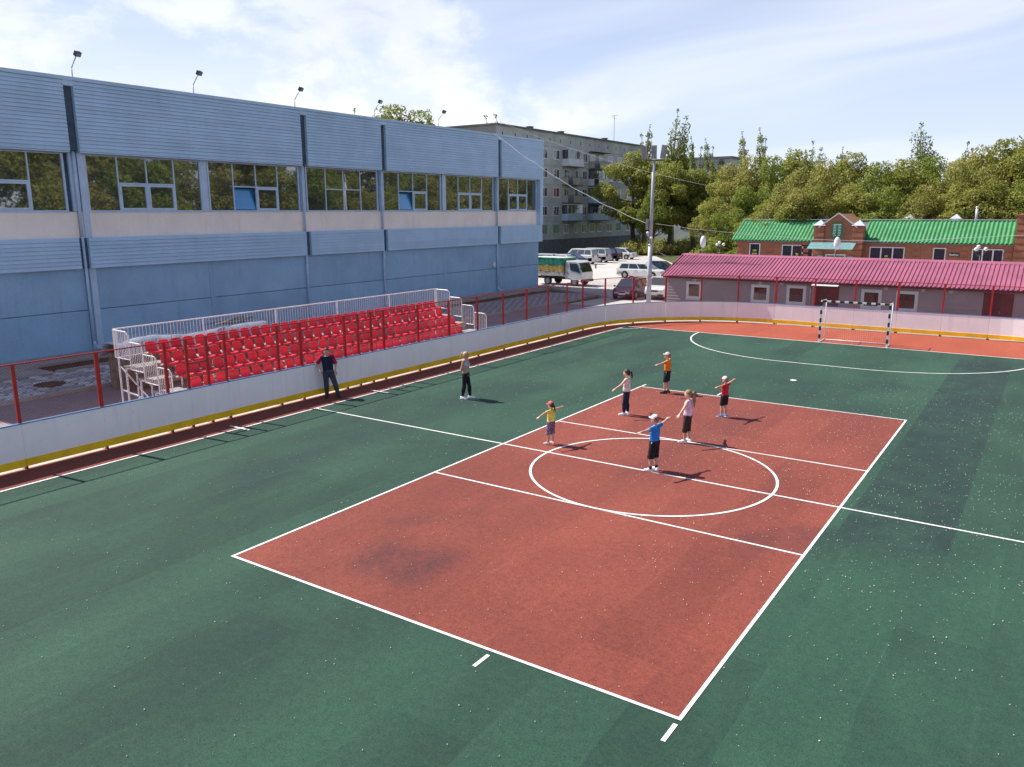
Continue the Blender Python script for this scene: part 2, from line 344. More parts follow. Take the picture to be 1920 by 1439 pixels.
# pale petals and seed fluff blown over the floor
B = MB(); rng = np.random.default_rng(3)
def petals(n, x0, x1, y0, y1, clump):
    k = 0
    while k < n:
        cx, cy = rng.uniform(x0, x1), rng.uniform(y0, y1)
        for _ in range(rng.integers(1, clump)):
            x, y = cx+rng.normal(0, .45), cy+rng.normal(0, .45); s = .005+.011*rng.random()**2; a = rng.uniform(0, 6.28); z = .018
            if not (-12.8 < x < 12.8 and y < 27.5): continue
            c, q = math.cos(a)*s, math.sin(a)*s
            B.add([(x-c, y-q, z), (x+q*.7, y-c*.7, z+.004), (x+c, y+q, z+.003), (x-q*.7, y+c*.7, z+.005), (x, y, z+.013)], [(0,1,4),(1,2,4),(2,3,4),(3,0,4)]); k += 1
petals(2600, -12, 9, -14, 22, 4); petals(1500, 2, 8.5, -6, 14, 9); petals(900, -4.5, 4.5, 0, 9, 8)
tag(B.build('fallen_petals', mat('petal', (.66, .60, .48), .8, .2, 9, coord='World')), 'pale petals scattered over the sports floor', 'petals', kind='stuff')

# ------------------------------------------------------------------ plaza strip in front of the hall
sheet('hall_apron', rect(-29.45, -27.3, -9, 42.2), .05, M_conc)
mb = MB(); mb.box(-27.36, -27.24, -9, 42.2, -.05, .09); tag(mb.build('apron_kerb', M_conc), kind='structure')
pv = sheet('paving', rect(-25.6, -21.5, -12, 38), -.02, M_joint)
for y0, y1 in ((-9, -3.4), (-1.5, 37.4)):
    sheet('planting_bed', rect(-27.24, -25.75, y0, y1), .0, M_soil)
sheet('paved_path', rect(-27.24, -25.6, -3.4, -1.5), -.01, M_conc)
mb = MB(); mb.box(-25.75, -25.6, -1.5, 37.4, -.05, .07); mb.box(-25.75, -25.6, -9, -3.4, -.05, .07); mb.box(-21.5, -21.3, -12, 38.0, -.06, .10)
tag(mb.build('paving_kerb', M_conc), kind='structure')
mb = MB(); mb.prism([(-29.4, 41.3), (-24.2, 38.2), (-21.4, 37.2), (-20.6, 36.3), (-20.2, 36.6), (-21.2, 38.5), (-24.2, 39.6), (-29.4, 42.6)], -.06, .11); tag(mb.build('corner_kerb', M_conc), kind='structure')
M_stone = [mat('paving_stone_%s' % n, c, .85, .12, 2.5, .2, 30) for n, c in (('grey', (.46, .44, .45)), ('light', (.58, .56, .56)), ('dark', (.34, .32, .33)))]
STV = []
for q in range(6):
    mb = MB(); n = 6; rr = [random.uniform(.23, .30) for _ in range(n)]
    top = [(rr[i]*math.cos(2*math.pi*i/n+.2)*.92, rr[i]*math.sin(2*math.pi*i/n+.2)*.92) for i in range(n)]
    bot = [(x*1.06, y*1.06) for x, y in top]
    mb.add([(x, y, 0) for x, y in bot] + [(x, y, .03) for x, y in top], [tuple(range(n, 2*n))] + [(i, (i+1) % n, n+(i+1) % n, n+i) for i in range(n)])
    STV.append(mb.mesh('paving_stone', M_stone[q % 3]))
k = 0
for j in range(30):
    for i in range(8):
        x = -25.3+i*.50+(.25 if j % 2 else 0); y = -7.2+j*.47
        if x > -21.75: continue
        o = link('paving_stone', STV[random.randrange(6)], pv); o.location = (x+random.uniform(-.02, .02), y+random.uniform(-.02, .02), -.02+random.uniform(-.006, .006)); o.rotation_euler.z = random.choice((0, math.pi/3, 2*math.pi/3, math.pi))+random.uniform(-.1, .1); k += 1
SV = MB()
for j in range(30, 96):
    for i in range(8):
        x = -25.3+i*.50+(.25 if j % 2 else 0); y = -7.2+j*.47
        if x > -21.75: continue
        r0 = .235; a0 = random.uniform(-.1, .1)
        SV.add([(x+r0*math.cos(2*math.pi*q/6+a0), y+r0*math.sin(2*math.pi*q/6+a0), .008) for q in range(6)], [tuple(range(6))])
so = SV.build('distant_paving_stones', M_stone[0], pv); tag(so, kind='stuff')
mb = MB(); mb.prism([(-20.0+.9*math.cos(a), -4.2+.32*math.sin(a)) for a in [2*math.pi*i/18 for i in range(18)]], -.02, .006)
# soil patch in the paving
mb = MB(); mb.prism([(-23.4+.55*math.cos(2*math.pi*i/18), -2.9+.55*math.sin(2*math.pi*i/18)) for i in range(18)], -.03, .018); tag(mb.build('soil_patch', M_soil), kind='structure')

# ------------------------------------------------------------------ rink boards and the mesh fence on them
M_board = mat('white_board_plastic', (.90, .90, .915), .38, .025, .9, coord='World', streak=.10)
M_kick = mat('yellow_kick_plastic', (.92, .58, .010), .45, .08, 1.5, coord='World')
M_cap = mat('blue_cap_rail', (.06, .22, .50), .4, .1, 2)
M_redsteel = mat('red_painted_steel', (.42, .018, .02), .4, .12, 3)
M_rust = mat('rusty_bracket', (.20, .045, .02), .7, .3, 12)
ypost = [-18.6,-16.6,-14.6,-12.55,-10.5,-8.49,-6.38,-4.38,-3.68,-2.99,-2.34,-.29,.69,2.76,3.44,4.13,4.82,6.83,8.85,10.86,12.89,14.9,16.9,18.8]
nodes = [(-HX, y) for y in ypost]
for i in range(7): a = R(180-90*i/6); nodes.append((-HX+RC+RC*math.cos(a), HY-RC+RC*math.sin(a)))
for i in range(1, 6): nodes.append((-HX+RC+i*2.12, HY))
for i in range(1, 7): a = R(90-90*i/6); nodes.append((HX-RC+RC*math.cos(a), HY-RC+RC*math.sin(a)))
for i in range(1, 13): nodes.append((HX, 20.5-i*2.05))
def seg_pts(a, b):
    """points along the board between two posts: straight, or following the corner"""
    a, b = Vector((*a, 0)), Vector((*b, 0)); out = []
    for i in range(5):
        p = a.lerp(b, i/4)
        for cx in (-HX+RC, HX-RC):
            if (p.x-cx)*(1 if cx > 0 else -1) > 0 and p.y > HY-RC:
                d = Vector((p.x-cx, p.y-(HY-RC), 0)); p = Vector((cx, HY-RC, 0))+d.normalized()*RC
        out.append(p)
    return out
def normals(ps):
    ns = []
    for i in range(len(ps)):
        d = (ps[min(i+1, len(ps)-1)]-ps[max(i-1, 0)]).normalized(); ns.append(Vector((-d.y, d.x, 0)))   # outward (path runs clockwise)
    return ns
def ribbon(ps, o0, o1, z0, z1):
    mb = MB(); ns = normals(ps); n = len(ps); vs = []
    for p, q in zip(ps, ns): vs += [(*(p+q*o0).xy, z0), (*(p+q*o1).xy, z0), (*(p+q*o1).xy, z1), (*(p+q*o0).xy, z1)]
    fs = []
    for i in range(n-1): a, b = 4*i, 4*i+4; fs += [(a+k, b+k, b+(k+1) % 4, a+(k+1) % 4) for k in range(4)]
    fs += [(3,2,1,0), (4*n-4, 4*n-3, 4*n-2, 4*n-1)]
    return mb.add(vs, fs)
boards = thing('rink_boards', 'white rink boards with yellow kick strip and blue cap around the sports floor', 'rink boards', (-HX, 0, 0))
fence = thing('mesh_fence', 'red steel fence with wire mesh standing on top of the white boards', 'fence', (-HX, 0, 1.2))
FT = 2.67
for i in range(len(nodes)-1):
    ps = seg_pts(nodes[i], nodes[i+1]); L_ = (ps[-1]-ps[0]).length
    e = .004/max(L_, .1); q = [ps[0].lerp(ps[1], min(1, e*4))] + ps[1:-1] + [ps[-1].lerp(ps[-2], min(1, e*4))]
    gate = i in (8, 14)
    wpart(ribbon(q, 0, .022, .27, 1.165), 'gate_panel' if gate else 'board_panel', M_board, boards)
    wpart(ribbon(q, -.018, .02, .075, .268), 'kick_strip', M_kick, boards)
    wpart(ribbon(ps, -.012, .045, 1.167, 1.195), 'cap_rail', M_cap, boards)
    for w_ in (.3, .75, 1.1): pass
    mb = MB(); p = ps[0]; nn = normals(ps)[0]; a = p+nn*.05
    mb.bar((*(p+nn*.03).xy, .0), (*(p+nn*.03).xy, .09), .06, .08); mb.bar((*(p+nn*.10).xy, .06), (*(p+nn*.10).xy, 1.16), .05, .05); mb.bar((*(p+nn*.12).xy, .05), (*(p+nn*.55).xy, -.01), .04, .02)
    wpart(mb, 'bracket', M_rust, boards)
    mb = MB(); thick = .085 if i % 3 else .11
    if gate or i in (7, 9, 13, 15): thick = .09
    pp = p+nn*.075; mb.bar((*pp.xy, 1.196), (*pp.xy, FT), thick, .05, up=nn); wpart(mb, 'post', M_redsteel, fence)
    mb = MB(); qs = [s_+n_*.075 for s_, n_ in zip(ps, normals(ps))]
    for u, v in zip(qs[:-1], qs[1:]): mb.bar((*u.xy, FT+.015), (*v.xy, FT+.015), .035, .032)
    wpart(mb, 'top_rail', M_redsteel, fence)
    if gate:
        mb = MB(); mb.bar((*qs[0].xy, 1.95), (*qs[-1].xy, 1.95), .045, .05); wpart(mb, 'gate_rail', M_redsteel, fence)
# chain-link wires
M_wire = mat('mesh_wire', (.34, .055, .06), .5, .1, 3, metal=.2)
wm = MB(); tot = [Vector((*nodes[0], 0))]
for i in range(len(nodes)-1): tot += seg_pts(nodes[i], nodes[i+1])[1:]
cum = [0]
for a, b in zip(tot[:-1], tot[1:]): cum.append(cum[-1]+(b-a).length)
cum = np.array(cum); TX = np.array([q.x for q in tot]); TY = np.array([q.y for q in tot])
NS = np.array([(n.x, n.y) for n in normals(tot)])
def on_fence(s):
    x, y = np.interp(s, cum, TX), np.interp(s, cum, TY); return x+np.interp(s, cum, NS[:, 0])*.10, y+np.interp(s, cum, NS[:, 1])*.10
H_ = FT-1.2; step = .085; wv = []; wf = []
def wire(s0, s1, t=.0024):
    k = len(wv); n = 3
    for i in range(n+1):
        u = i/n; x, y = on_fence(s0+(s1-s0)*u); z = 1.2+H_*u
        wv.extend([(x, y, z-t*1.6), (x, y, z+t*1.6)])
    for i in range(n): wf.append((k+2*i, k+2*i+2, k+2*i+3, k+2*i+1))
smax = cum[-1]; s = 0.0
while s < smax:
    if s+H_ < smax: wire(s, s+H_)
    if s-H_ > 0: wire(s, s-H_)
    s += step
mb = MB(); mb.add(wv, wf); o = wpart(mb, 'wire_mesh', M_wire, fence); tag(o, kind='stuff')

# ------------------------------------------------------------------ blue sports hall
M_clad = mat('blue_siding', (.42, .60, .78), .42, .04, .7, coord='World', streak=.05, rnd=.05)
M_wallblue = mat('blue_wall_panel', (.29, .47, .66), .6, .06, .5, coord='World', fine=.12, streak=.10, rnd=.06)
M_frame = mat('blue_grey_frame', (.46, .60, .76), .45, .05, 1.5, coord='World', streak=.05)
M_cream = mat('cream_panel', (.90, .81, .74), .75, .03, .6, coord='World', fine=.08, streak=.09)
M_dark = mat('dark_recess', (.05, .085, .125), .7, .1, 2)
M_roofing = mat('grey_roofing', (.16, .165, .17), .85, .15, .5, coord='World')
M_gl = glass('hall_window_glass', (.045, .055, .05), .75, .012, .02, .9)
M_glblue = glass('painted_sky_sash', (.02, .26, .58), .35, .0)  # blue of the reflected sky put into the glass base colour
hall = thing('sports_hall', 'long blue-grey sports hall with lapped cladding and a band of windows', 'building', (-29.4, 16, 0))
XW = -29.4; Y0, Y1 = -7.6, 41.45
mb = MB(); mb.box(-56, XW-.45, Y0+.01, Y1-.05, -.05, 11.9); wpart(mb, 'core_wall', M_wallblue, hall)
mb = MB(); mb.box(-56.2, XW+.28, Y0-.05, Y1+.2, 11.92, 12.0); wpart(mb, 'roof', M_roofing, hall)
cols = [-7.6, -4.5, 2.1, 8.85, 15.45, 22.1, 28.6, 35.2, 41.45]
for a, b in zip(cols[:-1], cols[1:]):           # big wall panels below, open joints between
    for z0, z1 in ((.06, 1.93), (1.96, 3.86)):
        mb = MB(); mb.box(XW-.448, XW-.01, a+.016, b-.016, z0, z1); wpart(mb, 'wall_panel', M_wallblue, hall)
    mb = MB(); mb.box(XW-.128, XW, a+.02, b-.02, 5.24, 6.42); wpart(mb, 'cream_panel', M_cream, hall)
mb = MB(); mb.box(XW-.12, XW+.02, Y0, Y1, -.05, .06); wpart(mb, 'plinth', M_conc, hall)
def siding(y0, y1, z0, z1, n, x, tilt=.035):
    h_ = (z1-z0)/n
    for i in range(n):
        a, b = z0+i*h_, z0+(i+1)*h_-.008
        mb = MB(); mb.extrude([(x-.05, a), (x+tilt, a), (x+tilt, a+.014), (x, b), (x-.05, b)], y0, y1, lambda u, v, t: (u, t, v)); wpart(mb, 'cladding_board', M_clad, hall)
slots = [2.1, 15.45, 22.1, 35.2]
XU = XW+.36; ends = [Y0-.1] + slots + [41.62]
for a, b in zip(ends[:-1], ends[1:]):
    a2 = a+(.22 if a in slots else 0); b2 = b-(.22 if b in slots else 0)
    siding(a2, b2, 9.07, 12.06, 18, XU); siding(a2, b2, 3.88, 5.26, 8, XU-.10)
    mb = MB(); mb.box(XW-.12, XU-.052, a2, b2, 9.06, 12.06); wpart(mb, 'cladding_carrier', M_clad, hall)
    mb = MB(); mb.box(XW-.12, XU-.152, a2, b2, 3.87, 5.25); wpart(mb, 'cladding_carrier', M_clad, hall)
    mb = MB(); mb.box(XW-.12, XU+.01, a2, b2, 9.0, 9.055); wpart(mb, 'drip_edge', M_frame, hall)
mb = MB(); mb.box(XU-.35, XU+.06, Y0-.12, 41.66, 12.065, 12.22); wpart(mb, 'parapet_cap', M_clad, hall)
for s_ in slots:
    mb = MB(); mb.box(XW-.125, XU-.16, s_-.215, s_+.215, 9.1, 11.82); wpart(mb, 'slot_back', M_dark, hall)
    mb = MB(); mb.box(XW-.12, XU+.03, s_-.24, s_+.24, 11.83, 12.06); wpart(mb, 'slot_head', M_clad, hall)
    mb = MB(); mb.box(XW-.125, XU-.26, s_-.215, s_+.215, 3.9, 5.24); wpart(mb, 'slot_back', M_dark, hall)
    mb = MB(); yy = s_-.08 if s_ > 3 else s_+.02
    mb.tube([(XW+.12, yy, 9.06), (XW+.12, yy, 5.3), (XW+.13, yy, .5), (XW+.22, yy, .3), (XW+.5, yy, .18)], .065, 8); wpart(mb, 'downpipe', M_frame, hall, True)
for c in cols[1:-1]:
    mb = MB(); mb.box(XW-.1, XW+.035, c-.17, c+.17, 6.44, 9.0); wpart(mb, 'pier', M_frame, hall)
    if c not in slots:
        mb = MB(); mb.box(XW-.05, XW+.012, c-.15, c+.15, .06, 3.86); wpart(mb, 'pilaster', M_wallblue, hall)
        mb = MB(); mb.box(XW-.02, XW+.018, c-.07, c+.07, 5.25, 6.42); wpart(mb, 'cover_strip', M_cream, hall)
mb = MB(); mb.box(XW-.1, XW+.05, 2.32, 2.62, .06, 9.0); wpart(mb, 'pilaster', M_frame, hall)
bays = [(-4.2, 1.62, 's'), (2.72, 8.6, 's'), (9.15, 15.12, 'o'), (15.8, 21.7, 'p'), (22.35, 28.2, 'o'), (28.85, 34.7, 's'), (35.5, 41.0, 's')]
for a, b, kind in bays:
    z0, z1 = 6.46, 8.98; w4 = (b-a)/4; t_ = .055
    fr = MB(); x0, x1 = XW-.09, XW+.0
    fr.box(x0, x1+.02, a-.09, a, z0, z1); fr.box(x0, x1+.02, b, b+.09, z0, z1); fr.box(x0, x1+.05, a-.09, b+.09, z0-.07, z0+.03); fr.box(x0, x1+.02, a, b, z1-.05, z1)
    for i in (1, 2, 3): fr.box(x0, x1, a+i*w4-.03, a+i*w4+.03, z0+.03, z1-.05)
    zm = 7.74
    fr.box(x0, x1, a+w4+.03, a+2*w4-.03, zm-.03, zm+.03); fr.box(x0, x1, a+2*w4+.03, a+3*w4-.03, zm-.03, zm+.03)
    wf_ = wpart(fr, 'window', M_frame, hall)
    def pane(y0, y1, zz0, zz1, m=M_gl):
        g = MB(); tl = random.uniform(-.004, .004); g.add([(XW-.045+tl, y0, zz0), (XW-.045-tl, y1, zz0), (XW-.045-tl+random.uniform(-.003, .003), y1, zz1), (XW-.045+tl, y0, zz1)], [(0,1,2,3)])
        return g.build('pane', m, wf_)
    pane(a, a+w4-.03, z0+.03, z1-.05); pane(a+3*w4+.03, b, z0+.03, z1-.05)
    for i in (1, 2):
        y0, y1 = a+i*w4+.03, a+(i+1)*w4-.03
        pane(y0, y1, zm+.03, z1-.05)
        if kind == 'p': pane(y0, y1, z0+.03, zm-.03)
        else:
            sm_ = MB(); s0, s1 = z0+.04, zm-.04
            if kind == 'o' and i == 1:                # tilted open, hinged at its foot, sky reflection painted in as blue
                dx = .27
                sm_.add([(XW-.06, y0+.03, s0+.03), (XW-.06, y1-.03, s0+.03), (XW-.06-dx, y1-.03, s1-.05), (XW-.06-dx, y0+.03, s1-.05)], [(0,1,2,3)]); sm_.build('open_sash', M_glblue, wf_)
                bk = MB(); bk.box(XW-.44, XW-.43, y0, y1, s0, s1); bk.build('dark_opening', M_dark, wf_)
                continue
            sm_.box(x0, x1+.012, y0, y0+.10, s0, s1); sm_.box(x0, x1+.012, y1-.10, y1, s0, s1); sm_.box(x0, x1+.012, y0+.10, y1-.10, s0, s0+.10); sm_.box(x0, x1+.012, y0+.10, y1-.10, s1-.10, s1)
            sm_.build('sash', M_frame, wf_); pane(y0+.10, y1-.10, s0+.10, s1-.10)
# end return of the cladding at the far corner
mb = MB(); mb.box(XW-.12, XU-.002, 41.02+.12, 41.6, 5.27, 9.05); wpart(mb, 'corner_panel', M_clad, hall)
mb = MB(); mb.box(XW+.02, XW+.16, 34.55, 34.8, 2.15, 2.45); mb.cyl((XW+.1, 34.67, 2.15), (XW+.2, 34.67, 2.05), .05, .05, 8); wpart(mb, 'wall_camera', mat('white_plastic', (.75, .75, .76), .4, .04), hall)
# roof floodlights
M_galv = mat('galvanised_steel', (.36, .37, .40), .45, .12, 4, metal=.6)
M_blackm = mat('black_metal', (.03, .03, .033), .5, .2, 5)
M_lampglass = glass('lamp_glass', (.25, .26, .28), .3)
ords = ['nearest', 'second', 'third', 'fourth', 'farthest']
for i, y in enumerate((2.45, 8.52, 15.06, 21.53, 27.93)):
    t = thing('floodlight', '%s floodlight on a bent arm along the blue hall roof edge' % ords[i], 'floodlight', (-29.2, y, 12.22), 0, 'floodlights on the hall roof')
    MB().tube([(0, 0, -.2), (0, 0, .40), (.44, .05, .92)], .024, 8).build('arm', M_galv, t, True)
    hd = MB(); a = Vector((.48, .06, .95)); d = Vector((.72, .1, -.52)).normalized()
    hd.bar(a-d*.06, a+d*.09, .27, .20); ho = hd.build('lamp_head', M_blackm, t)
    g = MB(); g.bar(a+d*.091, a+d*.10, .22, .15); g.build('lens', M_lampglass, ho)
    MB().bar(a-d*.10+Vector((0, 0, .02)), a-d*.05+Vector((0, 0, .02)), .13, .10).build('ballast_box', M_blackm, t)

# ------------------------------------------------------------------ grandstand
M_seat = mat('red_plastic_seat', (.82, .018, .04), .38, .10, 6, rnd=.22)
M_whsteel = mat('white_painted_steel', (.74, .72, .73), .45, .05, 4)
M_plank = mat('grey_deck', (.34, .31, .29), .8, .2, 4, fine=.2)
M_steelgrey = mat('grey_steel', (.23, .22, .22), .6, .15, 6)
gs = thing('grandstand', 'small white steel grandstand with four rows of red plastic seats', 'grandstand', (-16.4, 5.2, 0))
rows = [(-15.0, .40), (-15.8, .72), (-16.6, 1.04), (-17.4, 1.36)]      # seat-back x, floor z
GY0, GY1 = -3.25, 13.65
for x, z in rows:
    for j in range(3):
        mb = MB(); mb.box(x-.27+j*.25, x-.27+j*.25+.235, GY0+.05, GY1-.05, z-.04, z); wpart(mb, 'deck_plank', M_plank, gs)
    mb = MB(); mb.box(x+.47, x+.50, GY0+.05, GY1-.05, z-.16, z-.045); wpart(mb, 'riser_beam', M_steelgrey, gs)
    mb = MB(); mb.box(x-.06, x+.02, -2.5, 12.75, z+.33, z+.37)
    for q in range(16): yq = -2.3+q*1.0; mb.box(x-.04, x, yq-.02, yq+.02, z, z+.33)
    wpart(mb, 'seat_rail', M_whsteel, gs)
# one moulded seat: pan with curled front, backrest with rounded top, side lips
def seat_mesh():
    prof = [(.40, .375), (.42, .40), (.395, .432), (.30, .425), (.16, .405), (.06, .405), (.015, .44), (-.02, .52), (-.045, .64), (-.055, .72), (-.075, .735), (-.09, .72)]
    mb = MB(); n = 9; vs = []
    for (x, z) in prof:
        for i in range(n):
            u = -1+2*i/(n-1); wdt = .205
            lip = .030*abs(u)**4; fz = -.035*abs(u)**5 if z > .6 else 0
            vs.append((x+(.025*abs(u)**3 if z > .5 else 0), u*wdt*(.93 if z > .68 else 1), z+(lip if z < .5 else 0)+fz))
    fs = [(j*n+i, (j+1)*n+i, (j+1)*n+i+1, j*n+i+1) for j in range(len(prof)-1) for i in range(n-1)]
    mb.add(vs, fs); mb.box(.05, .09, -.15, .15, .36, .40); mb.box(.26, .30, -.15, .15, .36, .41)
    return mb.mesh('seat', M_seat, True)
SM = seat_mesh()
nse = 32; pitch = (12.62-(-2.32))/(nse-1)
for ri, (x, z) in enumerate(rows):
    for q in range(nse):
        y = -2.32+q*pitch
        if ri == 0 and y > 11.9 or ri in (1, 2) and y > 12.2: continue
        o = wobj('seat', SM, gs, (x+random.uniform(-.008, .008), y+random.uniform(-.01, .01), z+random.uniform(-.004, .004))); o.rotation_euler.z = random.uniform(-.03, .03)
def rail_panel(p0, p1, zb0, zt0, zb1, zt1, spacing=.115, drop=0, name='railing_panel'):
    """top and bottom rail with balusters, optional rounded far end"""
    mb = MB(); p0, p1 = Vector(p0), Vector(p1); Ln = (p1-p0).length; n = max(2, int(Ln/spacing))
    at = lambda u, z: (*(p0.lerp(p1, u)).xy, z)
    e = 1-.10/Ln if drop else 1
    mb.cyl(at(0, zt0), at(e, zt0+(zt1-zt0)*e), .022, None, 6)
    if drop: mb.cyl(at(e, zt0+(zt1-zt0)*e), at(1, zt1-.10), .022, None, 6)
    mb.cyl(at(0, zb0), at(1, zb1), .018, None, 6)
    for i in range(n+1):
        u = i/n; zt = zt0+(zt1-zt0)*u - (.10 if drop and i == n else 0); r_ = .022 if i in (0, n) else .0095
        mb.cyl(at(u, zb0+(zb1-zb0)*u), at(u, zt), r_, None, 5)
    return wpart(mb, name, M_whsteel, gs)
n = 8; XB = -18.0
for i in range(n):
    y0 = GY0+(GY1-GY0)*i/n; y1 = GY0+(GY1-GY0)*(i+1)/n
    rail_panel((XB, y0, 0), (XB, y1, 0), 1.62, 2.58, 1.62, 2.58, .125)
xs = [-18.0, -17.15, -16.4, -15.65, -14.9]
for yy in (GY0, GY1):
    for i in range(4):
        zt = 2.56-.34*i; rail_panel((xs[i]+(.03 if i else .05), yy, 0), (xs[i+1], yy, 0), zt-.92, zt, zt-.94, zt-.02, .10, 1)
for i in range(6):       # trestles below the deck
    y = GY0+.1+(GY1-GY0-.2)*i/5; mb = MB()
    for j, (x, z) in enumerate(rows):
        mb.bar((x-.2, y, -.03), (x-.2, y, z-.04), .05, .05); mb.bar((x+.4, y, -.03), (x+.4, y, z-.05), .04, .04); mb.bar((x-.25, y, z-.07), (x+.48, y, z-.07), .05, .05)
    mb.bar((-17.9, y, .5), (-14.7, y, .15), .04, .04); mb.bar((-17.9, y, 1.3), (-15.9, y, .1), .04, .04); mb.bar((XB, y, -.03), (XB, y, 2.57), .045, .045)
    wpart(mb, 'trestle', M_whsteel, gs)
for yy, dy in ((GY0+.42, .33), (GY1-.45, .36)):     # side steps between the rows
    for j in range(3):
        x, z = rows[j]; mb = MB(); mb.box(x-.52, x-.28, yy-dy, yy+dy, z+.12, z+.16); wpart(mb, 'step', M_plank, gs)
# two paper cups left on the front row
M_cup = mat('paper_cup', (.80, .72, .60), .6, .06, 8)
for i, (y, lb) in enumerate(((.72, 'pale paper cup on a front row seat, left one of two'), (1.22, 'pale paper cup on a front row seat, right one of two behind the man'))):
    mb = MB(); mb.lathe([(.0, 0), (.028, 0), (.038, .12), (.041, .125), (.036, .12), (.027, .01), (0, .01)], (0, 0, 0), 12)
    o = mb.build('paper_cup', M_cup, None, True); o.location = (-14.83, y, .40+.418); tag(o, lb, 'cup', 'paper cups on the seats')
# sheeted stack behind the stand
sh = thing('sheeted_stack', 'long stack under pale sheeting behind the white grandstand railing', 'covered stack', (-20.3, 1.4, 0))
mb = MB(); nx, ny = 6, 26; vs = []
for j in range(ny):
    for i in range(nx):
        u, v = i/(nx-1), j/(ny-1); edge = abs(2*u-1)
        vs.append((-20.3+(u-.5)*1.5+random.uniform(-.04, .04), -2.1+v*6.6+random.uniform(-.05, .05), 1.72-.55*max(0, edge-.62)/.38+.12*math.sin(v*9)*(.5+.5*math.sin(v*4+1))+.25*v-.12*v*v+random.uniform(-.025, .025)))
mb.add(vs, [(j*nx+i, j*nx+i+1, (j+1)*nx+i+1, (j+1)*nx+i) for j in range(ny-1) for i in range(nx-1)])
so = wpart(mb, 'sheeting', mat('pale_sheeting', (.34, .40, .47), .5, .1, 2), sh, True)
sm = so.modifiers.new('thick', 'SOLIDIFY'); sm.thickness = .015
mb = MB(); mb.box(-20.9, -19.7, -1.9, 4.3, -.03, 1.32); wpart(mb, 'crate_stack', mat('weathered_wood', (.16, .12, .09), .85, .25, 5), sh)
for i in range(6):
    mb = MB(); a = Vector((-20.3+random.uniform(-.3, .3), 3.0+random.uniform(-.7, .6), 1.88+.03*i)); d = Vector((random.uniform(-.35, .35), 1, random.uniform(.0, .10)))
    mb.bar(a-d*random.uniform(.4, .7), a+d*random.uniform(.5, 1.0), .07, .03); wpart(mb, 'plank', MATS['weathered_wood'], sh)

# ------------------------------------------------------------------ football goal
M_white = mat('white_gloss_paint', (.78, .77, .77), .4, .04, 4); M_black = mat('black_gloss_paint', (.018, .018, .022), .4, .15, 4)
goal = thing('football_goal', 'small football goal with black and white banded posts and white net', 'goal', (0, GY, 0))
def banded(name, p, q, first):
    p, q = Vector(p), Vector(q); mb = MB(); mb.bar(p, q, .08, .08); po = wpart(mb, name, M_white, goal)
    Ln = (q-p).length; d = (q-p).normalized(); s_ = .2*(0 if first else 1)
    while s_ < Ln-.01:
        b = MB(); b.bar(p+d*s_, p+d*min(Ln, s_+.2), .085, .085); b.build('black_band', M_black, po); s_ += .4
GYY = GY+.06
banded('post', (-1.54, GYY, .0), (-1.54, GYY, 2.08), False); banded('post', (1.54, GYY, .0), (1.54, GYY, 2.08), False); banded('crossbar', (-1.5, GYY, 2.04), (1.5, GYY, 2.04), True)
for s_ in (-1, 1):
    mb = MB(); x = 1.52*s_; mb.tube([(x, GYY, 2.05), (x, GYY+.85, 2.05), (x, GYY+.95, .03), (x, GYY, .03)], .022, 8); wpart(mb, 'side_frame', M_white, goal, True)
mb = MB(); mb.cyl((-1.52, GYY+.95, .03), (1.52, GYY+.95, .03), .024, None, 8); wpart(mb, 'ground_bar', M_white, goal, True)
mb = MB(); th = .0022
def strand(a, b): mb.bar(a, b, th, th)
for i in range(31):
    x = -1.5+i*.1; strand((x, GYY, 2.03), (x, GYY+.5+.06*math.sin(i), 1.9-.05*math.sin(i*2.))); strand((x, GYY+.5+.06*math.sin(i), 1.9-.05*math.sin(i*2.)), (x, GYY+.93, .05))
for j in range(19):
    z = .1+j*.1; y = GYY+.93-.40*(z/1.9); strand((-1.5, y, z), (0, y+.05, z-.03)); strand((0, y+.05, z-.03), (1.5, y, z))
for s_ in (-1.5, 1.5):
    for j in range(19): z = .1+j*.1; strand((s_, GYY, z), (s_, GYY+.93-.40*(z/1.9), z))
    for j in range(9): y = GYY+.1*j; strand((s_, y, .05), (s_, y, 2.0-.1*j*.25))
tag(wpart(mb, 'net', mat('net_string', (.72, .70, .68), .7, .05), goal), kind='stuff')

# ------------------------------------------------------------------ low changing-room building with the crimson roof
M_lilac = mat('lilac_grey_siding', (.36, .30, .325), .6, .05, .8, coord='World')
M_crim = mat('crimson_sheet_roof', (.33, .095, .155), .5, .07, .8, coord='World')
M_wframe = mat('white_window_frame', (.74, .73, .75), .45, .04, 3)
M_door = mat('dark_maroon_door', (.085, .018, .022), .55, .15, 3)
M_glr = glass('dark_window_glass', (.035, .015, .015), .25, .01)
lb_ = thing('changing_room_building', 'low lilac-grey building with crimson ribbed roof behind the far boards', 'building', (0, 31.6, 0))
BX0, BX1, BY0, BY1, EZ = -13.25, 15.0, 31.6, 38.2, 2.24
mb = MB(); mb.box(BX0+.03, BX1-.03, BY0+.03, BY1-.03, -.05, EZ); mb.extrude([(BY0+.03, EZ), (BY1-.03, EZ), (34.9, 3.42)], BX0+.03, BX1-.03, lambda u, v, t: (t, u, v)); wpart(mb, 'wall', M_lilac, lb_)
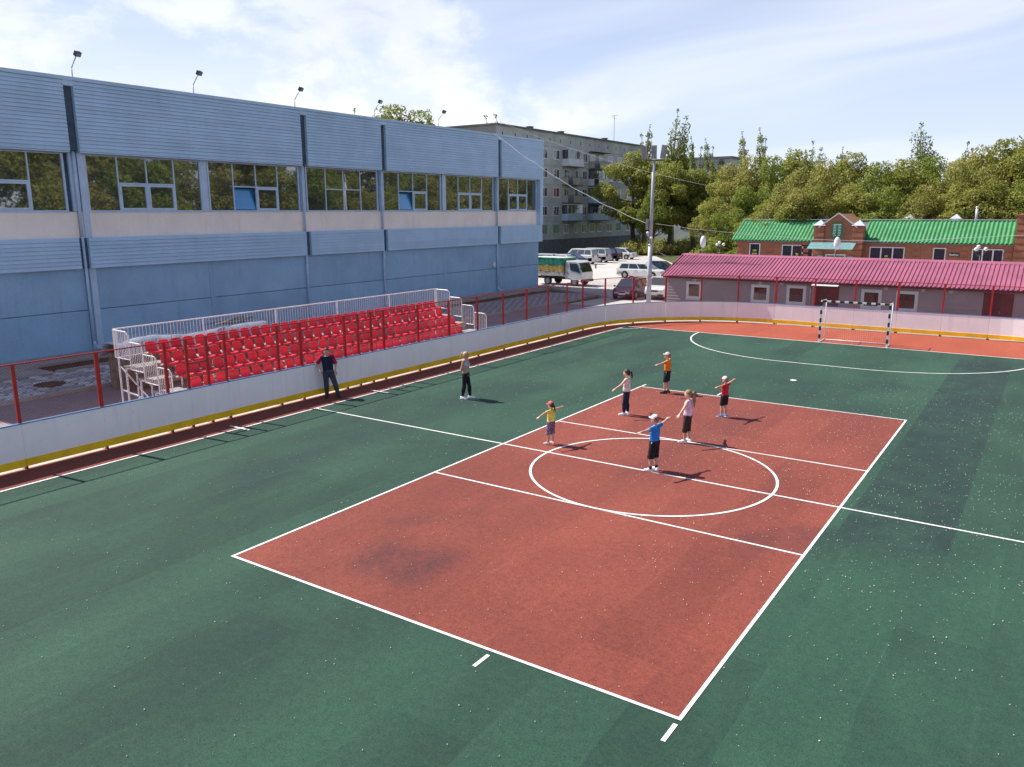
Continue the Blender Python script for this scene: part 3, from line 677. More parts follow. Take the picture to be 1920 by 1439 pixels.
for i in range(12):
    z0 = -.03+i*.19; mb = MB(); mb.extrude([(BY0+.02, z0), (BY0-.022, z0), (BY0-.022, z0+.012), (BY0, z0+.183), (BY0+.02, z0+.183)], BX0, BX1, lambda u, v, t: (t, u, v)); wpart(mb, 'siding_board', M_lilac, lb_)
    mb = MB(); mb.extrude([(BX0+.02, z0), (BX0-.022, z0), (BX0-.022, z0+.012), (BX0, z0+.183), (BX0+.02, z0+.183)], BY0, BY1, lambda u, v, t: (u, t, v)); wpart(mb, 'siding_board', M_lilac, lb_)
def ribbed(x0, x1, ya, za, yb, zb, per, hgt, name, m, root):
    """trapezoid-ribbed sheet from eave (ya,za) to ridge (yb,zb)"""
    prof = []; x = x0
    while x < x1: prof += [(x, 0), (x+per*.60, 0), (x+per*.68, hgt), (x+per*.96, hgt)]; x += per
    vs = [(u, ya, za+w) for u, w in prof] + [(u, yb, zb+w) for u, w in prof]; k = len(prof)
    b = MB(); b.add(vs, [(i, i+1, k+i+1, k+i) for i in range(k-1)]); o = wpart(b, name, m, root)
    so_ = o.modifiers.new('sheet', 'SOLIDIFY'); so_.thickness = .008; return o
ribbed(BX0-.25, BX1+.2, BY0-.30, EZ+.03, 34.9, 3.49,   .225, .05, 'roof', M_crim, lb_)
ribbed(BX0-.25, BX1+.2, 38.5, EZ+.03, 34.9, 3.49,   .225, .05, 'roof', M_crim, lb_)
mb = MB(); mb.extrude([(34.62, 3.42), (34.9, 3.56), (35.18, 3.42), (34.9, 3.54)], BX0-.28, BX1+.2, lambda u, v, t: (t, u, v)); wpart(mb, 'ridge_cap', M_crim, lb_)
mb = MB(); mb.bar((BX0-.27, BY0-.32, EZ+.02), (BX0-.27, 34.9, 3.50), .05, .13); wpart(mb, 'verge_trim', M_crim, lb_)
mb = MB(); mb.box(BX0-.2, BX1, BY0-.27, BY0-.25, EZ-.10, EZ+.01); wpart(mb, 'fascia', M_door, lb_)
for x0, x1, z0, z1 in ((-11.9, -10.85, .84, 1.95), (-7.68, -6.56, .84, 1.95), (-5.53, -4.40, .86, 2.0), (-1.33, -.24, .86, 1.97), (.50, 1.62, .84, 1.97), (8.6, 9.7, .85, 1.97)):
    mb = MB(); f_ = .17
    for q in ((x0, x0+f_, z0, z1), (x1-f_, x1, z0, z1)): mb.box(q[0], q[1], BY0-.05, BY0+.01, q[2], q[3])
    mb.box(x0+f_, x1-f_, BY0-.05, BY0+.01, z0, z0+f_); mb.box(x0+f_, x1-f_, BY0-.05, BY0+.01, z1-f_, z1)
    wo = wpart(mb, 'window', M_wframe, lb_)
    mb = MB(); mb.box(x0-.03, x1+.03, BY0-.12, BY0-.02, z0-.05, z0-.01); mb.build('sill', M_wframe, wo)
    mb = MB(); mb.box(x0+f_, x1-f_, BY0-.031, BY0-.02, z0+f_, z1-f_); mb.build('pane', M_glr, wo)
for x0, x1 in ((-3.9, -2.55), (4.75, 6.12)):
    mb = MB(); mb.box(x0, x1, BY0-.045, BY0, 0, 2.08); do = wpart(mb, 'door', M_door, lb_)
    mb = MB(); mb.box((x0+x1)/2-.02, (x0+x1)/2+.02, BY0-.052, BY0-.046, .03, 2.05); mb.build('door_joint', M_blackm, do)
    mb = MB(); mb.cyl(((x0+x1)/2+.1, BY0-.09, 1.0), ((x0+x1)/2+.1, BY0-.09, 1.14), .012, None, 6); mb.build('handle', M_galv, do)
mb = MB(); mb.extrude([(BY0-.62, 2.08), (BY0-.62, 2.10), (BY0-.03, 2.19), (BY0-.03, 2.16)], -4.0, -2.52, lambda u, v, t: (t, u, v)); wpart(mb, 'door_canopy', M_wframe, lb_)
for x in (-11.35, -7.15, -5.85, 1.85, -.05, 3.2): mb = MB(); mb.box(x-.09, x+.09, BY0-.06, BY0-.02, 1.98, 2.14); wpart(mb, 'wall_vent', mat('cream_vent', (.62, .56, .46), .6, .05), lb_)
mb = MB(); mb.cyl((-4.15, BY0-.06, 0), (-4.15, BY0-.06, 2.2), .045, None, 8); wpart(mb, 'downpipe', M_lilac, lb_, True)

# ------------------------------------------------------------------ brick shop building with the green tiled roof
M_brick = brick_mat('red_brick', (.30, .105, .055), (.40, .155, .085), (.28, .17, .12))
M_tile = mat('green_metal_tile', (.05, .24, .085), .6, .09, 1.2, coord='World', spec=.25)
M_silver = mat('silver_flashing', (.62, .66, .70), .35, .06, 3, metal=.3)
M_glb = glass('shop_window_glass', (.02, .03, .045), .0, .01, .05)
M_turq = mat('turquoise_sign', (.03, .42, .46), .5, .08)
M_yellow = mat('yellow_sticker', (.72, .58, .05), .5, .08, 6)
M_gsign = mat('green_sign', (.01, .20, .09), .5, .1)
bb = thing('brick_shop_building', 'red brick building with bright green tiled roof and gabled entrance', 'building', (-5, 50.4, 0))
QY = 50.4
mb = MB(); mb.box(-15.0, 5.1, QY, 58, -.05, 4.02); wpart(mb, 'wall', M_brick, bb)
for x in (-14.75, -12.2, -9.4, -1.2, 1.95, 4.75):        # raised band courses beside the openings
    for i in range(8): mb = MB(); mb.box(x-.28, x+.28, QY-.05, QY, .3+i*.46, .62+i*.46); wpart(mb, 'brick_band', M_brick, bb)
def tiles(x0, x1, name):
    nx = int((x1-x0)/.0475); rows_ = 6; vs = []; ny = 0; ya, za, yb, zb = QY-.42, 3.95, 53.0, 5.58
    for r_ in range(rows_):
        for e_, lift in ((0, .05), (.96, .0)):
            u = (r_+e_)/rows_; ny += 1
            for i in range(nx+1):
                x = x0+(x1-x0)*i/nx; w_ = .048*math.sin(x/.285*2*math.pi); vs.append((x, ya+(yb-ya)*u, za+(zb-za)*u+lift+w_))
    b = MB(); b.add(vs, [(j*(nx+1)+i, j*(nx+1)+i+1, (j+1)*(nx+1)+i+1, (j+1)*(nx+1)+i) for j in range(ny-1) for i in range(nx)]); return wpart(b, name, M_tile, bb, True)
tiles(-15.45, -8.5, 'roof'); tiles(-5.15, 5.05, 'roof')
mb = MB(); mb.box(-15.3, 5.1, QY-.30, 57.9, 3.86, 3.96); mb.extrude([(QY-.28, 3.92), (53.0, 5.5), (57.9, 5.5), (57.9, 3.92)], -15.4, 5.0, lambda u, v, t: (t, u, v)); wpart(mb, 'roof_core', M_roofing, bb)
mb = MB(); mb.box(-15.5, 5.1, 52.9, 53.2, 5.62, 5.68); wpart(mb, 'ridge_flashing', M_silver, bb)
mb = MB(); mb.box(5.1, 7.2, QY-.25, 58, -.05, 6.0); wpart(mb, 'end_pier', M_brick, bb)
for i in range(12): mb = MB(); mb.box(5.08, 7.22, QY-.30, QY-.25, .3+i*.47, .62+i*.47); wpart(mb, 'brick_band', M_brick, bb)
mb = MB(); mb.box(5.0, 7.3, QY-.35, 58.1, 6.002, 6.06); wpart(mb, 'pier_cap', M_brick, bb)
mb = MB(); mb.box(7.2, 22, QY+.1, 58, -.05, 4.0); wpart(mb, 'side_wing', M_brick, bb)
def shop_window(x0, x1, z0, z1, n, sticker=None):
    mb = MB(); f_ = .07; y0, y1 = QY-.05, QY+.0
    mb.box(x0, x0+f_, y0, y1, z0, z1); mb.box(x1-f_, x1, y0, y1, z0, z1); mb.box(x0+f_, x1-f_, y0, y1, z1-f_, z1); mb.box(x0+f_, x1-f_, y0, y1, z0, z0+f_)
    for i in range(1, n): xm = x0+(x1-x0)*i/n; mb.box(xm-.045, xm+.045, y0, y1, z0+f_, z1-f_)
    wo = wpart(mb, 'window', M_wframe, bb)
    for i in range(n):
        a, b = x0+(x1-x0)*i/n+.05, x0+(x1-x0)*(i+1)/n-.05
        g = MB(); g.add([(a, QY-.02, z0+.05), (b, QY-.02, z0+.05), (b, QY-.02+random.uniform(-.006, .006), z1-.05), (a, QY-.02, z1-.05)], [(0,1,2,3)]); g.build('pane', M_glb, wo)
        if sticker is not None and i == sticker[0]:
            cx = (a+b)/2
            for (zz, wd) in sticker[1]:
                g = MB(); 
                xx = cx-wd/2
                while xx < cx+wd/2-.02: ww = random.uniform(.05, .11); g.box(xx, min(xx+ww, cx+wd/2), QY-.034, QY-.028, zz, zz+.12+random.uniform(-.02, .02)); xx += ww+.015
                tag(g.build('yellow_lettering', M_yellow, wo), kind='stuff')
shop_window(-13.95, -13.05, .9, 3.72, 1, (0, ((3.05, .32), (2.80, .42), (2.53, .44), (2.28, .42), (2.0, .4), (1.75, .4))))
shop_window(-11.25, -8.75, .9, 3.64, 3, (1, ((2.85, .22), (2.68, .18), (2.5, .40), (2.3, .62), (2.08, .4), (1.8, .6))))
shop_window(-4.5, -2.0, .9, 3.61, 3, (1, ((2.85, .24), (2.66, .36), (2.44, .70), (2.2, .5), (1.95, .6))))
shop_window(-.05, .8, .9, 3.62, 1); shop_window(2.5, 4.5, .9, 3.60, 3)
mb = MB(); mb.box(1.02, 1.72, QY-.07, QY-.02, 3.02, 3.24); pl = wpart(mb, 'name_plate', M_blackm, bb)
xx = 1.06
for i in range(7): mb = MB(); ww = .085 if i == 0 else .06; mb.box(xx, xx+ww, QY-.078, QY-.071, 3.08, 3.20 if i in (0, 3) else 3.16); mb.build('plate_letter', M_wframe, pl); xx += ww+.022
# gabled entrance bay
EY = QY-.75
mb = MB(); mb.extrude([(-8.3, -.05), (-5.2, -.05), (-5.2, 5.0), (-6.8, 6.12), (-8.3, 5.0)], EY, 54.5, lambda u, v, t: (u, t, v)); wpart(mb, 'entrance_bay', M_brick, bb)
for x in (-8.2, -5.3):
    mb = MB(); mb.box(x-.36, x+.36, EY-.12, EY+.7, -.05, 5.22); wpart(mb, 'entrance_pier', M_brick, bb)
    for i in range(11): mb = MB(); mb.box(x-.40, x+.40, EY-.17, EY+.72, .3+i*.45, .60+i*.45); wpart(mb, 'brick_band', M_brick, bb)
    mb = MB(); c = (x, EY+.28); a = .50; mb.add([(c[0]-a, c[1]-a, 5.23), (c[0]+a, c[1]-a, 5.23), (c[0]+a, c[1]+a, 5.23), (c[0]-a, c[1]+a, 5.23), (c[0], c[1], 5.66)], [(3,2,1,0),(0,1,4),(1,2,4),(2,3,4),(3,0,4)]); wpart(mb, 'pyramid_cap', M_silver, bb)
for s_ in (-1, 1):
    mb = MB(); mb.bar((-6.8+s_*1.45, EY-.05, 5.08), (-6.8, EY-.05, 6.18), .25, .07); wpart(mb, 'gable_flashing', M_silver, bb)
mb = MB(); mb.prism([(0, 0)], 0, 0) if False else None
sg = MB(); pts = [(-.42, 0), (.42, 0), (.42, .95)]+[(.42*math.cos(R(a_)), .95+.22*math.sin(R(a_))) for a_ in range(20, 180, 20)]+[(-.42, .95)]
sg.extrude([(-6.85+u, 4.30+v) for u, v in pts], EY-.06, EY-.01, lambda u, v, t: (u, t, v)); so = wpart(sg, 'arched_sign', M_gsign, bb, fix=True)
for i in range(7):
    for s_ in (-1, 1): g = MB(); g.box(-6.85+s_*.18-.12, -6.85+s_*.18+random.uniform(.06, .12), EY-.068, EY-.061, 4.45+i*.12, 4.50+i*.12); g.build('sign_text_line', M_wframe, so)
g = MB(); g.box(-7.15, -6.55, EY-.068, EY-.061, 5.27, 5.33); g.build('sign_text_line', M_wframe, so)
mb = MB(); mb.extrude([(EY-1.35, 3.42), (EY-1.35, 3.46), (EY-.13, 3.92), (EY-.13, 3.86)], -8.75, -5.35, lambda u, v, t: (t, u, v)); wpart(mb, 'entrance_canopy', mat('teal_canopy', (.16, .30, .31), .35, .08), bb)
mb = MB(); mb.box(-7.5, -6.15, EY-.05, EY, .1, 2.92); do = wpart(mb, 'door', M_gsign, bb)
mb = MB(); mb.box(-7.58, -7.5, EY-.07, EY, .1, 3.0); mb.box(-6.15, -6.07, EY-.07, EY, .1, 3.0); mb.box(-7.5, -6.15, EY-.07, EY, 2.92, 3.0); mb.build('door_frame', M_wframe, do)
for x in (-7.95, -5.72): mb = MB(); mb.box(x-.2, x+.2, EY-.20, EY-.172, 2.3, 2.9); wpart(mb, 'turquoise_sign', M_turq, bb)
for px, y in ((1467, 55), (1545, 55.5), (1706, 55), (1793, 55)):
    p = far_point(px, 409, math.hypot(0, 72)); x = p.x; k = (y-CAM[1])/(p.y-CAM[1]); x = CAM[0]+(p.x-CAM[0])*k
    mb = MB(); mb.box(x-.28, x+.28, y-.28, y+.28, 5.5, 5.70); a = .42; mb.add([(x-a, y-a, 5.72), (x+a, y-a, 5.72), (x+a, y+a, 5.72), (x-a, y+a, 5.72), (x, y, 6.08)], [(3,2,1,0),(0,1,4),(1,2,4),(2,3,4),(3,0,4)]); wpart(mb, 'vent_cap', M_silver, bb)
mb = MB(); mb.cyl((2.2, 54.5, 5.4), (2.2, 54.5, 6.55), .10, None, 10); mb.cyl((2.2, 54.5, 6.55), (2.2, 54.5, 6.64), .15, .1, 10); wpart(mb, 'flue_pipe', M_silver, bb, True)

# ------------------------------------------------------------------ five-storey panel block
M_pan = mat('grey_concrete_panel', (.47, .48, .455), .9, .09, .35, coord='World', fine=.15, streak=.12, rnd=.10)
M_core = mat('panel_joint', (.14, .145, .14), .9, .1, 1)
M_end = mat('end_wall_panel', (.40, .36, .33), .9, .06, .3, coord='World')
M_gla = glass('flat_window_glass', (.03, .036, .045), .3, .01)
M_lblue = mat('pale_blue_balcony', (.42, .58, .70), .6, .05, 1); M_beige = mat('beige_balcony', (.40, .37, .31), .7, .1, 1); M_wbal = mat('white_balcony', (.66, .66, .70), .55, .05, 1); M_iron = mat('dark_balcony_iron', (.06, .06, .065), .7, .2, 2)
M_curt = mat('red_curtain', (.45, .12, .10), .8, .15, 2); M_gfr = mat('turquoise_window_frame', (.10, .48, .42), .5, .1)
ap = thing('apartment_block', 'grey five-storey panel apartment block with balconies behind the car park', 'building', (-60, 110, 0))
AX, AY0, AY1 = -60.0, 78.7, 127.3
mb = MB(); mb.box(-72.5, AX-.08, AY0+.05, AY1, -.1, 18.0); wpart(mb, 'core_wall', M_core, ap)
mb = MB(); mb.box(-72.9, AX+.35, AY0-.3, AY1, 18.4, 18.62); wpart(mb, 'roof_slab', M_roofing, ap)
FZ = [2.0+2.88*i for i in range(6)]
yb = np.arange(AY0, AY1-1, 3.24)
for y in yb:
    for i in range(5): mb = MB(); mb.box(AX-.08, AX, y+.018, y+3.222, FZ[i]+.015, FZ[i+1]-.015); wpart(mb, 'facade_panel', M_pan, ap)
    mb = MB(); mb.box(AX-.08, AX+.02, y+.018, y+3.222, FZ[5]+.015, 18.39); wpart(mb, 'attic_panel', M_pan, ap)
    mb = MB(); mb.box(AX-.08, AX+.03, y+.01, y+3.23, -.1, 1.97); wpart(mb, 'plinth_panel', M_core, ap)
    mb = MB(); mb.box(AX+.0, AX+.025, y+1.5, y+1.74, 17.1, 17.6); wpart(mb, 'attic_vent', M_iron, ap)
for i in range(5):
    for j in range(4): mb = MB(); mb.box(-72.4+j*3.1, -72.4+j*3.1+3.07, AY0-.03, AY0+.05, FZ[i]+.01, FZ[i+1]-.01); wpart(mb, 'end_panel', M_end, ap)
mb = MB(); mb.box(-72.4, AX-.03, AY0-.03, AY0+.05, FZ[5]+.01, 18.39); mb2 = mb; wpart(mb, 'end_panel', M_end, ap)
def flat_window(y, w_, z, frame=M_wframe, curtain=False):
    mb = MB(); z0, z1 = z-.75, z+.75; a, b = y-w_/2, y+w_/2; x0, x1 = AX-.02, AX+.03; f_ = .11
    mb.box(x0, x1, a, a+f_, z0, z1); mb.box(x0, x1, b-f_, b, z0, z1); mb.box(x0, x1, a+f_, b-f_, z0, z0+f_); mb.box(x0, x1, a+f_, b-f_, z1-f_, z1); mb.box(x0, x1, y+.06-.04, y+.06+.04, z0+f_, z1-f_)
    wo = wpart(mb, 'window', frame, ap)
    g = MB(); g.box(AX+.002, AX+.008, a+f_, b-f_, z0+f_, z1-f_); g.build('pane', M_gla, wo)
    g = MB(); g.box(AX, AX+.13, a-.05, b+.05, z0-.06, z0-.005); g.build('sill', M_silver, wo)
    if curtain: g = MB(); g.box(AX+.009, AX+.011, a+f_, y-.1, z0+f_, z1-f_); g.build('curtain', M_curt, wo)
ZC = [3.65, 6.50, 9.40, 12.33, 15.20]
WC = [(81.2, 1.6), (84.8, 1.6), (88.0, 1.5), (91.7, 1.9), (95.35, 2.0), (101.9, 1.0), (104.65, 1.6), (113.95, 2.2), (117.6, 1.9), (121.6, 1.7), ]
for fi, z in enumerate(ZC):
    for y, w_ in WC: flat_window(y, w_, z, M_gfr if fi == 0 and y in (91.7, 95.35, 117.6) else M_wframe, fi == 2 and y in (91.7, 95.35))
    for y, w_ in ((98.6, 1.7), (107.4, 1.9), (110.3, 1.6), (125, 1.6)): flat_window(y, w_, z)
def balcony(y0, y1, fl, panel, glazed, canopy, split=None):
    z = FZ[fl]+.05; x1 = AX+1.15
    mb = MB(); mb.box(AX, x1, y0, y1, z-.14, z); bo = wpart(mb, 'balcony', M_core, ap)
    mb = MB(); ya = y0 if split is None else y0+(y1-y0)*split
    mb.box(x1-.05, x1, ya, y1, z+.02, z+1.12); mb.build('front_panel', panel, bo)
    if split is not None:
        for i in range(7): yy = y0+(ya-y0)*(i+.5)/7; MB().bar((x1-.03, yy, z), (x1-.03, yy, z+1.1), .03, .03).build('baluster', M_iron, bo)
    for yy in (y0, y1-.05): mb = MB(); mb.box(AX, x1-.055, yy, yy+.05, z+.02, z+1.12); mb.build('side_panel', panel, bo)
    mb = MB(); mb.box(x1-.07, x1+.02, y0-.02, y1+.02, z+1.125, z+1.18); mb.build('rail', M_iron if not glazed else M_wbal, bo)
    if glazed:
        mb = MB(); mb.box(x1-.045, x1-.03, y0+.05, y1-.05, z+1.19, z+2.52); mb.build('glazing', M_gla, bo)
        mb = MB(); mb.box(AX+.01, x1-.05, y0+.02, y0+.035, z+1.19, z+2.52); mb.build('side_glazing', M_gla, bo)
        nb = 4
        for i in range(nb+1): yy = y0+.04+(y1-y0-.08)*i/nb; mb = MB(); mb.box(x1-.06, x1, yy-.05, yy+.05, z+1.19, z+2.52); mb.build('glazing_bar', glazed, bo)
        mb = MB(); mb.box(AX, x1+.03, y0-.03, y1+.03, z+2.53, z+2.66); mb.build('balcony_head', glazed, bo)
    elif canopy: mb = MB(); mb.box(AX, x1+.1, y0-.1, y1+.1, z+2.62, z+2.70); mb.build('canopy', M_iron, bo)
balcony(97.2, 102.2, 4, M_wbal, M_wbal, True); balcony(97.2, 102.2, 3, M_beige, None, False, .3); balcony(97.2, 102.2, 2, M_beige, None, False, .35); balcony(97.2, 102.2, 1, M_lblue, M_wbal, False)
balcony(106.0, 111.4, 4, M_beige, None, True, .35); balcony(106.0, 111.4, 3, M_wbal, M_iron, False, .3); balcony(106.0, 111.4, 2, M_lblue, M_wbal, False); balcony(106.0, 111.4, 1, M_lblue, M_iron, False)
for y in (): 
    for fl in (1, 2, 3, 4): balcony(y, y+4.6, fl, random.choice((M_lblue, M_beige, M_wbal)), random.choice((None, M_wbal)), fl == 4)
for y in (92, 101.5, 117): mb = MB(); mb.box(-63.2, -62.5, y-.4, y+.4, 18.63, 19.3); mb.box(-63.3, -62.4, y-.5, y+.5, 19.302, 19.4); wpart(mb, 'roof_vent', M_iron, ap)
mb = MB(); mb.cyl((-62, 119, 18.6), (-62, 119, 23.5), .05, None, 5); mb.bar((-62.7, 119, 23.4), (-61.2, 119, 23.4), .05, .05); mb.bar((-62, 118.2, 23.0), (-62, 119.8, 23.0), .05, .05); wpart(mb, 'aerial', M_galv, ap)
# a second block far behind the trees
q_ = far_point(1371, 293, 195)
b2 = thing('distant_block', 'pale grey apartment block half hidden behind the trees', 'building', (q_.x-15, q_.y, 0))
mb = MB(); mb.box(q_.x-34, q_.x, q_.y, q_.y+12, -.1, q_.z-.5); wpart(mb, 'wall', M_pan, b2)
mb = MB(); mb.box(q_.x-34.3, q_.x+.3, q_.y-.3, q_.y+12.3, q_.z-.48, q_.z); wpart(mb, 'roof_slab', M_roofing, b2)
for i in range(6):
    for j in range(8): mb = MB(); mb.box(q_.x-3.2-j*4.1, q_.x-1.5-j*4.1, q_.y-.06, q_.y-.01, 2.2+i*2.9, 3.7+i*2.9); wpart(mb, 'window', M_gla, b2)

# ------------------------------------------------------------------ floodlight mast, lamps, cables
M_mast = mat('grey_mast_paint', (.40, .42, .47), .4, .06, 2)
pm = thing('floodlight_mast', 'tall grey floodlight mast with three lamp panels beside the crimson roof', 'light mast', (-15.16, 33.0, 0))
MB().cyl((0, 0, -.05), (0, 0, 4.15), .165, .15, 14).build('lower_mast', M_mast, pm, True)
MB().cyl((0, 0, 4.15), (.06, 0, 9.62), .118, .095, 14).build('upper_mast', M_mast, pm, True)
MB().cyl((0, 0, 4.1), (0, 0, 4.2), .18, .13, 14).build('collar', M_mast, pm, True)
MB().bar((-.62, .05, 9.66), (.85, -.1, 9.64), .07, .07).build('crossbar', M_blackm, pm)
for x, tilt, yaw in ((-.58, -.02, .1), (.12, .03, 0), (.72, .20, -.25)):
    a = Vector((x, -.12, 9.74)); u = Vector((tilt, -.10, 1)).normalized()
    mb = MB(); mb.bar(a, a+u*.86, .36, .07, up=(0, -1, 0)); po = mb.build('lamp_panel', M_galv, pm)
    for k in (-1, 0, 1):
        r_ = Vector((1, yaw, 0))*.115*k; f_ = Vector((0, -.045, 0)); g = MB(); g.bar(a+r_+f_+u*.03, a+r_+f_+u*.83, .085, .03, up=(0, -1, 0)); g.build('led_strip', mat('led_housing', (.36, .31, .31), .5, .1), po)
mb = MB(); mb.box(-.34, -.14, -.12, .10, 5.15, 5.85); mb.build('control_box', M_steelgrey, pm)
for z, x in ((4.95, -.16), (4.62, .12)): MB().ball((x, -.14, z), (.11, .09, .09)).build('loudspeaker', M_white, pm, True)
M_cable = mat('grey_white_cable', (.58, .58, .60), .6, .05, 2)
def cable(name, pts, r, m, label):
    mb = MB(); mb.pipe(pts, r, 8); return tag(mb.build(name, m, None, True), label, 'cable')
a, b = Vector((XU+.02, 34.4, 12.24)), Vector((-15.35, 33.0, 5.5)); pts = []
for i in range(25):
    u = i/24; p = a.lerp(b, u); p.z -= 1.05*4*u*(1-u)*.5+.03*math.sin(u*37); p.y += .04*math.sin(u*23); pts.append(p)
cable('overhead_cable', pts, .017, M_cable, 'white cable sagging from the hall roof to the floodlight mast')
px_ = [(1229, 420), (1260, 424), (1300, 430), (1345, 434), (1400, 440), (1460, 444), (1520, 449), (1570, 451), (1640, 452.5), (1720, 451), (1800, 447), (1860, 444), (1920, 441.5), (1990, 437)]
pts = [far_point(x, y, 55.8+10*(i/13)) for i, (x, y) in enumerate(px_)]
cable('overhead_cable', pts, .015, M_cable, 'pale cable running right from the floodlight mast past the green roof')
a, b = Vector((-60.2, 80, 18.9)), Vector((-32, 92, 9.5)); pts = [a.lerp(b, i/14)-Vector((0, 0, 1.6*4*(i/14)*(1-i/14)*.5)) for i in range(15)]
cable('overhead_cable', pts, .022, M_cable, 'thin cable falling from the apartment block roof into the trees')
mb = MB(); mb.tube([(-15.05, 32.95, 4.6), (-14.7, 33.6, 3.6), (-14.4, 34.3, 3.3)], .022, 5); tag(mb.build('overhead_cable', M_galv, None, True), 'short grey cable dropping from the mast to the crimson roof', 'cable')
def street_lamp(px, py, dist, label):
    p = far_point(px, py, dist); t = thing('street_lamp', label, 'street lamp', (p.x, p.y, 0), 0, 'street lamps along the road')
    MB().tube([(0, 0, -.05), (0, 0, p.z-.45), (.05, -.1, p.z-.3)], .05, 8).build('pole', M_blackm, t, True)
    hd = MB(); hd.ball((.12, -.25, p.z-.05), (.24, .24, .46), 10, 8); o = hd.build('lamp_head', mat('lamp_white', (.72, .74, .78), .35, .05), t, True); return t
street_lamp(1318, 452, 66, 'white-headed street lamp in front of the trees left of the brick building')
street_lamp(1568, 455, 63, 'white-headed street lamp in front of the gabled brick entrance')
def globe_lamp(px, py, dist, label):
    p = far_point(px, py, dist); t = thing('globe_lamp', label, 'street lamp', (p.x, p.y, 0), 0, 'globe lamps by the brick building')
    MB().cyl((0, 0, -.05), (0, 0, p.z-.2), .045, .035, 8).build('pole', M_blackm, t, True)
    for k, (x, y, z) in enumerate(((-.26, 0, 0), (.28, .1, .02), (-.16, .3, .16))):
        MB().tube([(0, 0, p.z-.55), (x*.8, y*.8, p.z-.35), (x, y, p.z-.2+z)], .02, 6).build('arm', M_blackm, t, True)
        MB().ball((x, y, p.z+z), .125).build('globe', mat('opal_globe', (.78, .77, .76), .3, .03), t, True)
globe_lamp(1350, 459, 70, 'three-globe lamp among the bushes left of the brick building')
globe_lamp(1839, 468, 61, 'three-globe lamp in front of the right-hand shop window')

# ------------------------------------------------------------------ vehicles
M_tyre = mat('tyre_rubber', (.022, .022, .023), .85, .15, 8); M_rim = mat('alloy_rim', (.45, .45, .47), .35, .1, 5, metal=.7)
M_cgl = glass('car_glass', (.02, .028, .032), .4, 0); M_hl = glass('headlamp_lens', (.55, .56, .58), .3); M_tl = mat('tail_lamp_red', (.42, .015, .02), .25, .1, 5)
M_trim = mat('black_trim', (.03, .03, .032), .55, .15, 4); M_plate = mat('number_plate_white', (.62, .62, .62), .5, .05)
def paint(name, c): return mat(name, c, .22, .05, 1.0, metal=.15)
def wheel(t, x, y, r):
    s_ = 1 if y > 0 else -1
    w_ = MB().cyl((x, y-s_*.20, r), (x, y, r), r, None, 20).build('wheel', M_tyre, t)
    MB().cyl((x, y-.01*s_, r), (x, y+.012*s_, r), r*.66, r*.60, 14).build('rim', M_rim, w_)
